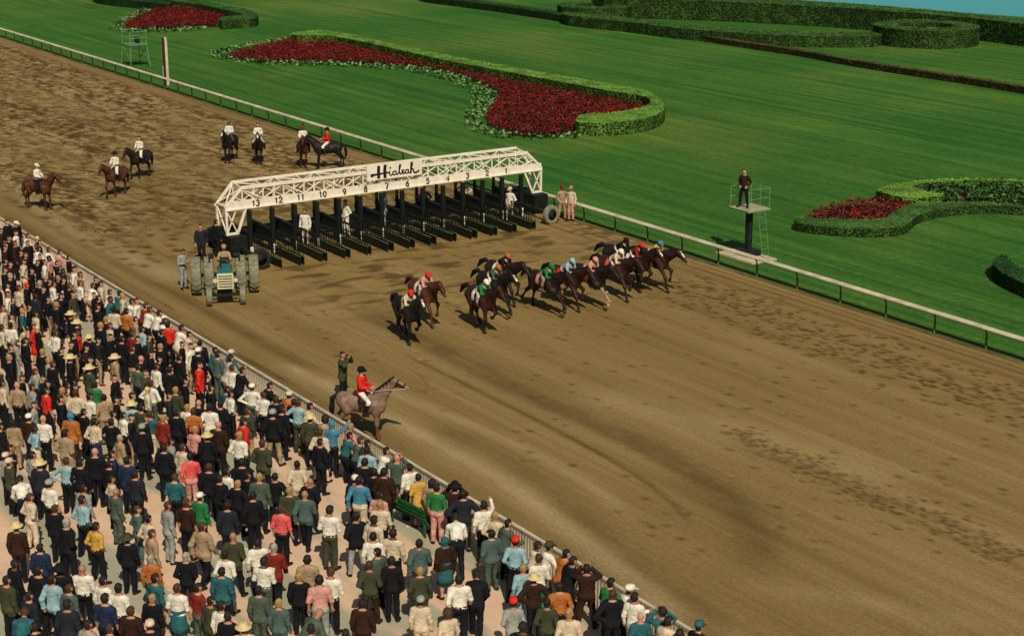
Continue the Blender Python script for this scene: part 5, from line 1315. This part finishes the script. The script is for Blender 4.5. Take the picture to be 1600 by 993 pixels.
# ------------------------------------------------------------------ the crowd: head position in the photograph, top, bottom, head, garment/pose
# garment letters: S short shirt, L long shirt, J jacket, D dress; pose letters: s stand w wide a akimbo r reading l looking p pointing e leaning k walking b bending
CROWD = '''
27,345,k,k,Cw,Js 11,349,k,k,j,Js 24,360,w,k,h,Ss 14,372,k,k,h,Js 40,367,w,k,j,Le 43,377,k,k,j,Js 57,385,k,k,j,Js 62,389,w,k,h,Se 72,390,w,k,j,Se 87,391,p,k,j,Se 22,380,m,k,j,Js 9,383,k,k,j,Js 40,398,k,k,j,Js 36,408,c,c,h,Jw
76,400,p,k,h,Ss 96,415,k,k,j,Js 112,414,w,k,j,Le 102,425,k,k,h,Js 111,423,w,l,h,Ss 91,430,k,k,f,Js 125,428,l,k,j,Ss 124,440,w,k,j,Ss 142,441,w,l,j,Le 155,443,c,k,h,Ss 170,453,w,k,j,Se 182,455,t,k,h,Le 191,460,c,k,f,Ss 71,430,k,k,q,Js 110,443,k,k,j,Js 80,445,w,a,h,Lr 64,445,k,k,q,Js 41,441,k,k,Kr,Js 16,433,k,k,q,Js 7,423,k,k,j,Js 12,460,w,k,j,Ss 29,452,c,k,j,Ss 55,462,n,k,h,Js 95,462,k,k,h,Js
3,508,c,k,h,Ls 14,504,w,k,h,Lw 34,482,t,k,f,Ss 5,483,c,c,j,Js 52,502,r,R,j,Jw 55,486,c,k,h,Ss 88,478,k,k,f,Js 86,507,n,k,j,Js 86,521,w,k,x,Lw 110,490,k,k,S,Js 120,503,k,k,S,Ls 121,517,r,k,h,Ss 139,523,k,k,S,Js 152,481,k,k,h,Js 165,494,k,k,f,Js 169,506,c,s,j,Ls 159,510,k,k,f,Js 178,485,c,k,h,Ss 172,469,t,k,h,Ls 14,558,k,k,f,Js 66,549,k,k,f,Js 82,568,k,k,j,Js 75,558,g,k,f,Ls 109,556,k,k,S,Js 179,560,l,d,S,Js 139,575,d,d,S,Js 54,575,g,k,j,Lw 197,487,o,k,h,Ss 38,530,k,k,h,Js 190,530,k,k,h,Js 22,535,g,g,q,Ls
3,598,c,k,h,Ls 29,602,l,k,p,Ls 47,603,g,k,h,Lw 80,612,r,k,h,Ss 92,611,l,k,f,Ss 116,600,k,k,h,Js 120,613,c,k,j,Lw 136,615,w,l,h,Ls 148,592,v,V,h,Ds 160,617,l,l,h,Ls 95,625,k,k,h,Js 176,640,c,l,h,Ls 110,648,o,m,Ku,Js 171,655,k,k,h,Ja 41,650,m,k,Cw,Js 19,655,l,l,h,Ls 67,656,w,k,p,Ss 54,664,b,c,h,Lw 102,678,l,l,h,Jw 149,657,c,i,h,Lw 187,681,l,l,q,Jk 50,706,g,k,h,Ls 16,696,m,k,h,Js 154,708,k,k,B,Js 169,709,i,k,h,Js 8,706,g,k,Cc,Ls 4,660,k,k,h,Js 130,640,k,k,h,Js
14,720,d,k,Cc,Js 62,727,n,k,S,Js 34,743,w,k,h,Lb 77,752,w,k,Cg,Ss 104,718,b,k,j,La 46,772,c,c,j,Lw 85,789,k,k,j,Js 180,764,s,s,B,Js 174,743,c,k,h,Lw 25,818,m,k,Sc,Js 104,819,k,k,q,Jw 128,783,b,k,h,Lw 149,818,y,k,h,Lw 172,718,k,k,h,Js 196,718,i,k,h,Js 124,722,k,k,h,Js 130,762,g,k,h,Ls
22,876,k,k,h,Js 62,850,i,k,h,Js 65,894,k,k,h,Js 90,888,k,k,Dk,Js 80,902,b,k,h,Jk 107,911,a,k,j,Ls 128,884,w,k,p,Ls 160,903,w,k,h,Ls 164,938,i,k,h,Ss 185,920,w,k,h,Lw 105,947,n,k,h,Js 30,958,t,k,u,Lb 54,972,k,k,h,Js 171,977,k,k,j,Js 137,973,g,k,h,Ls 10,905,d,k,h,Js 45,925,n,k,h,Js
202,467,w,k,h,Se 214,472,w,k,j,Ss 224,476,x,k,j,Se 234,485,w,k,j,Se 245,488,w,k,h,Le 251,491,i,k,Cw,Le 255,502,w,k,j,Se 261,506,r,k,h,Ss 221,511,b,k,h,Lw 252,514,k,k,h,Js 280,513,w,c,h,Se 292,519,c,c,h,Le 312,532,k,k,h,Js 332,540,t,k,h,Le 250,536,k,k,f,Js 220,559,k,k,p,Js 310,551,k,k,Cw,Js 356,551,t,k,Cc,Le 342,555,a,s,h,Ls 357,560,g,c,h,Le 280,557,k,k,h,Js 311,573,r,k,h,Js 215,572,s,k,h,Ls 375,577,k,k,h,Je 362,571,w,s,j,Ls 207,521,x,k,j,Js 244,573,w,k,h,Ls 265,575,k,k,h,Js
205,632,b,c,S,Ss 236,596,w,s,j,La 274,607,d,k,f,Js 246,647,x,k,f,Js 238,645,t,c,j,Lk 224,640,d,l,h,Js 222,669,k,k,Cg,Js 310,624,k,k,B,Js 292,632,w,k,f,Ls 307,639,o,k,j,Ss 322,638,w,c,h,Lw 354,607,t,k,h,Js 358,611,w,k,h,Lw 344,629,k,k,h,Jw 341,665,m,k,B,Js 380,655,r,k,h,Jw 386,640,d,l,j,Js 396,598,w,s,Cw,La 321,676,k,k,S,Js 307,672,p,k,f,Ls 266,684,g,g,h,Jw 285,695,c,c,j,Ls 374,681,w,k,f,Lw 275,640,k,k,h,Js 330,605,k,k,h,Js 256,700,k,k,h,Js
272,743,t,k,j,Lr 297,713,z,p,h,Lk 326,728,k,k,j,Js 378,723,k,k,h,Js 351,735,w,k,h,Ls 312,772,v,k,Cw,Js 214,791,a,a,j,Lw 231,807,c,c,h,Lw 262,790,g,g,j,Js 316,824,l,k,j,Jk 237,834,l,l,j,Ls 372,749,k,k,f,Ja 388,741,k,k,h,Js 345,741,k,k,h,Js 211,737,n,k,h,Js 395,775,k,k,h,Js 355,790,n,k,h,Js 290,785,m,k,j,Ss 198,834,k,k,Dd,Js
242,901,t,o,h,Ls 235,868,o,k,q,Ls 237,926,k,k,f,Js 280,914,w,T,j,Ss 305,915,x,s,h,Ss 346,887,t,k,h,Js 352,862,w,s,h,Lw 331,937,d,k,h,Js 343,945,w,k,h,Ls 356,962,k,k,h,Js 204,953,m,k,j,Js 234,974,k,k,Cc,Js 380,977,c,c,S,Ls 290,864,k,k,q,Jw 364,838,d,k,p,Jw 428,856,x,k,q,Jk 402,842,w,k,h,Ls 411,873,w,s,h,Lr
415,596,k,k,h,Je 411,614,w,k,j,Ss 432,622,k,k,j,Js 449,614,o,k,Cc,Se 456,623,k,k,h,Je 467,630,b,d,j,La 479,635,c,k,h,Le 484,650,d,k,S,Js 426,648,k,l,Cg,Jw 505,655,l,l,H,Le 510,669,c,c,j,Jw 521,666,u,k,Ku,Lp 542,675,t,k,h,Le 559,683,s,k,j,Le 570,691,d,k,h,Je 596,704,w,k,h,Le 410,695,d,k,j,Jw 532,664,p,k,f,Se 440,640,k,k,h,Js 500,690,k,k,h,Js 577,702,b,k,h,Ss
464,722,c,c,h,Jw 484,746,k,k,B,Jw 457,765,d,k,f,Js 471,768,a,k,B,Jk 514,799,w,d,h,Lr 439,793,z,k,j,Ss 425,741,k,k,h,Ja 585,732,k,k,h,Js 555,743,k,k,Cw,Js 561,752,u,c,h,Lk 594,786,c,k,f,Ss 556,808,k,g,h,Jw 584,812,c,c,h,Ls 583,835,w,c,h,Ls 590,858,s,k,h,Js 592,768,p,k,h,Ss 407,745,s,k,f,Js 570,722,k,k,h,Js
480,873,l,d,h,Ls 467,894,k,k,f,Js 499,908,p,g,h,Ss 516,893,w,k,j,Lr 577,878,d,m,j,Jw 566,935,m,k,h,Js 404,920,s,s,h,Js 435,934,a,a,f,Js 474,955,s,d,B,Jb 486,984,u,k,h,Ls 540,983,g,k,h,Ls
620,712,s,d,B,Jl 640,727,w,m,h,Ls 653,737,y,Y,h,Ds 675,745,l,L,H,Js 686,762,v,p,h,Ss 707,763,m,k,Dk,Jl 724,773,n,s,h,Ja 756,789,w,k,h,Lp 773,804,c,c,f,Lw 714,811,w,k,h,Lb 614,832,c,k,h,Ls 600,740,m,k,h,Js 695,841,m,T,Kt,Js 655,843,a,a,h,Jk 656,884,d,d,f,Js 612,875,k,k,h,Js 735,902,k,k,h,Jb 726,905,w,k,h,Lk 657,932,c,c,Cg,Js 700,951,c,c,J,Ls 802,939,g,g,Cr,Lw 806,847,b,k,Cr,Lw
821,880,b,b,f,Ls 838,874,w,v,j,Ss 834,896,m,k,Sc,Ja 874,914,o,k,h,Lw 891,874,k,k,h,Je 889,961,c,c,f,Ls 917,884,m,m,h,Jl 955,910,v,k,h,Se 974,918,w,k,Cw,Le 961,926,k,k,j,Ja 817,981,k,k,h,Js 855,936,d,d,h,Jw 876,860,o,k,h,Je 837,845,c,k,h,Se 856,854,w,k,Cd,Le 768,830,a,s,h,Js 790,815,s,k,h,Je
989,930,w,g,h,Ls 1006,955,t,k,B,Js 1031,956,t,k,h,Ll 1041,971,c,c,h,Se 1085,979,k,k,Ct,Je 1070,984,k,k,h,Js
'''
GARM = dict(S='shirt_short', L='shirt_long', J='jacket', D='dress')
POSE = dict(s='stand', w='wide', a='akimbo', r='reading', l='looking', p='pointing', e='leaning', k='walking', b='bending')
ppl = []
for tok in CROWD.split():
    x, y, t_, b_, h_, gp_ = tok.split(',')
    if h_ in ('p',): h_ = 'B'
    if h_ in ('x', 'u'): h_ = 'j'
    g_ = GARM[gp_[0]]
    P = gp(float(x), float(y), 1.64)
    ppl.append([P.x, P.y, t_, b_, h_, g_, POSE[gp_[1]], float(x), float(y)])
# loosen overlaps and keep everybody on the apron
XY = np.array([[p[0], p[1]] for p in ppl])
rc = np.random.default_rng(3)
fill = []
tries = 0
while len(ppl) + len(fill) < 300 and tries < 6000:
    tries += 1
    q = np.array([rc.uniform(-78, -36), rc.uniform(10.5, 22.2)])
    px, py = proj((q[0], q[1], 1.64))
    if not (2 < px < 330 and 480 < py < 985): continue
    D = np.linalg.norm(np.array([*XY, *fill]) - q, axis=1).min()
    if D < 0.62: continue
    fill.append(q)
    dark = rc.random() < 0.72
    ppl.append([q[0], q[1], rc.choice(list('kkknm')) if dark else rc.choice(list('wwcgb')), rc.choice(list('kkkn')), rc.choice(list('hhjfqSB')), 'jacket' if dark else 'shirt_long', rc.choice(['stand', 'wide', 'reading']), px, py])
    if len(fill) + len(XY) >= 300: break
XY = np.array([[p[0], p[1]] for p in ppl])
for it in range(40):
    d = XY[:, None] - XY[None]; L = np.linalg.norm(d, axis=2) + np.eye(len(XY)) * 9
    m_ = np.clip(0.50 - L, 0, 1)[..., None] * d / L[..., None] * 0.35
    XY += m_.sum(1)
    lim = np.array([FENCE_Y - (0.52 if p[6] == 'leaning' else 0.36) for p in ppl])
    XY[:, 1] = np.minimum(XY[:, 1], lim)
print('crowd', len(ppl), 'fill', len(fill))

# a label that singles each one out: look first, then the nearest neighbour who stands out
GW = dict(shirt_short='shirt', shirt_long='shirt', jacket='jacket', dress='dress')
PW = dict(stand='', wide='', akimbo='hands on hips', reading='holding a programme', looking='looking through binoculars', pointing='arm stretched out', leaning='leaning on the fence', walking='walking', bending='bending forward')
def head_words(h):
    if h[0] in HAIRM: return HAIRM[h[0]][1] + ' hair'
    return {'H': 'bouffant dark hair', 'J': 'long brown hair', 'F': 'long fair hair', 'K': '%s headscarf' % (CLOTH[h[1]][1] if len(h) > 1 else ''), 'S': 'straw hat', 'C': '%s cap' % CLOTH[(h[1:] or 'w')][1], 'D': '%s hat' % CLOTH[(h[1:] or 'k')][1], 'R': 'helmet', 'B': 'bald head'}[h[0]]
def look(p, full=True):
    t_ = CLOTH[p[2]][1]; b_ = CLOTH[p[3].lower()][1]
    s = '%s %s' % (t_, GW[p[5]])
    if p[5] != 'dress': s += ', %s %s' % (b_, 'skirt' if p[3].isupper() else 'trousers')
    s += ', ' + head_words(p[4])
    if full and PW[p[6]]: s += ', ' + PW[p[6]]
    return s
looks = [look(p) for p in ppl]
from collections import Counter
cl = Counter(looks); short = [('%s %s' % (CLOTH[p[2]][1], GW[p[5]])) for p in ppl]
labels = []
pix = np.array([proj((XY[i][0], XY[i][1], 1.64)) for i in range(len(ppl))])
pair = Counter((short[i], head_words(ppl[i][4])) for i in range(len(ppl)))
rare = [i for i in range(len(ppl)) if pair[(short[i], head_words(ppl[i][4]))] == 1]
used = set()
def rel(i, j):
    dx, dy = pix[i] - pix[j]
    if abs(dx) > 1.3 * abs(dy): return 'right of' if dx > 0 else 'left of'
    return 'below' if dy > 0 else 'above'
for i, p in enumerate(ppl):
    if cl[looks[i]] == 1:
        lb = 'person in ' + looks[i]
    else:
        d = np.linalg.norm(pix - pix[i], axis=1); order = [j for j in np.argsort(d) if j != i and j in set(rare)]
        lb = None
        for j in order[:40]:
            c = 'person in %s, %s, %s the %s, %s' % (short[i], head_words(p[4]), rel(i, j), short[j], head_words(ppl[j][4]))
            if c not in used: lb = c; break
        lb = lb or 'person in %s far %d' % (short[i], i)
    used.add(lb); labels.append(lb)
rp_ = random.Random(4)
for i, p in enumerate(ppl):
    x, y = XY[i]
    tx, ty = (-58 + rp_.uniform(-6, 8), 37 + rp_.uniform(-4, 4))     # they watch the break
    rz = math.atan2(ty - y, tx - x) - math.pi / 2
    if p[6] == 'leaning': rz = rp_.uniform(-0.12, 0.35)
    elif p[6] in ('stand', 'wide', 'walking', 'bending'): rz += rp_.gauss(0, 0.30)
    held = 'binoculars' if p[6] == 'looking' else ('programme' if p[6] == 'reading' else None)
    s = rp_.uniform(0.91, 1.03) * (0.95 if p[3].isupper() else 1.0)
    person((x, y), rz, p[6], p[2], p[3], p[4], p[5], s, rp_.choice([0, 0, 1, 1, 2, 2, 3]) if p[4][0] in 'hD' else rp_.randrange(3), 'shoes', labels[i], 'spectators on the apron', held, 0.0)

# dropped betting slips and papers on the apron
N = 260
sx_, sy_ = rc.uniform(-75, -25, N), rc.uniform(8, 22.4, N)
V, F = cards(np.c_[sx_, sy_, np.full(N, 0.012)], np.c_[rc.normal(0, 0.06, (N, 2)), np.ones(N)], rc.uniform(0.05, 0.13, N), 1.5)
tag(link('paper_litter', np_mesh('paper_litter', V, F, PAPER, False)), 'torn betting slips and papers littering the apron', 'litter', kind='stuff')

# those packed farthest up the fence, too small to pick apart: one joined mass of simpler figures
def mass(n, path):
    pr, J = person_prims(**st_legs)
    V, Q, N_, T, C = skin(pr, 0.045, 0.013)
    u = (C - J['pel']) @ J['U']; rel_ = C - J['head']; hz, hy = rel_ @ J['hu'], rel_ @ J['hf']
    reg = np.where(np.isin(T, ('thigh', 'calf', 'pelvis')), 1, np.where(np.isin(T, ('foot',)), 2, np.where(np.isin(T, ('head', 'ear', 'nose', 'hand', 'neck')), 3, 0)))
    reg[np.isin(T, ('head', 'ear', 'neck')) & ((hz > 0.045 - 0.25 * hy) | ((hy < -0.02) & (hz > -0.10)))] = 4
    keys = list('kkkkkkknnmmdwwclg'); cols = sorted(set(keys)); mats = [CLOTH[k][0] for k in cols] + [SHOE, SKINS[0], HAIRM['h'][0], HAIRM['j'][0], STRAW]
    all_xy = [tuple(q) for q in XY]; VV, QQ, MI = [], [], []; o = 0; t = 0; made = 0
    while made < n and t < 20000:
        t += 1
        q = np.array([rc.uniform(-100, -44), rc.uniform(12.5, 22.3)])
        px, py = proj((q[0], q[1], 1.64))
        if not (-260 < px < 300 and 250 < py < 660): continue
        if np.linalg.norm(np.array(all_xy) - q, axis=1).min() < 0.47: continue
        all_xy.append(tuple(q)); made += 1
        a = rc.normal(-0.35, 0.35); s = rc.uniform(0.94, 1.05); ca, sa = math.cos(a), math.sin(a)
        W_ = V * s; W_ = np.c_[W_[:, 0] * ca - W_[:, 1] * sa + q[0], W_[:, 0] * sa + W_[:, 1] * ca + q[1], W_[:, 2]]
        top = cols.index(keys[rc.integers(len(keys))]); bot = cols.index('k' if rc.random() < 0.8 else 'l')
        hair = len(cols) + (2 if rc.random() < 0.6 else (3 if rc.random() < 0.7 else 4))
        MI.append(np.array([top, bot, len(cols), len(cols) + 1, hair])[reg]); VV.append(W_); QQ.append(Q + o); o += len(V)
    me = np_mesh('distant_crowd', np.concatenate(VV), np.concatenate(QQ))
    for M in mats: me.materials.append(M)
    me.polygons.foreach_set('material_index', np.concatenate(MI).astype(np.int32)); me.update()
    tag(link('distant_crowd', me), 'dense mass of dark dressed spectators packed far up the fence', 'crowd', kind='stuff')
    print('mass', made)
mass(260, None)
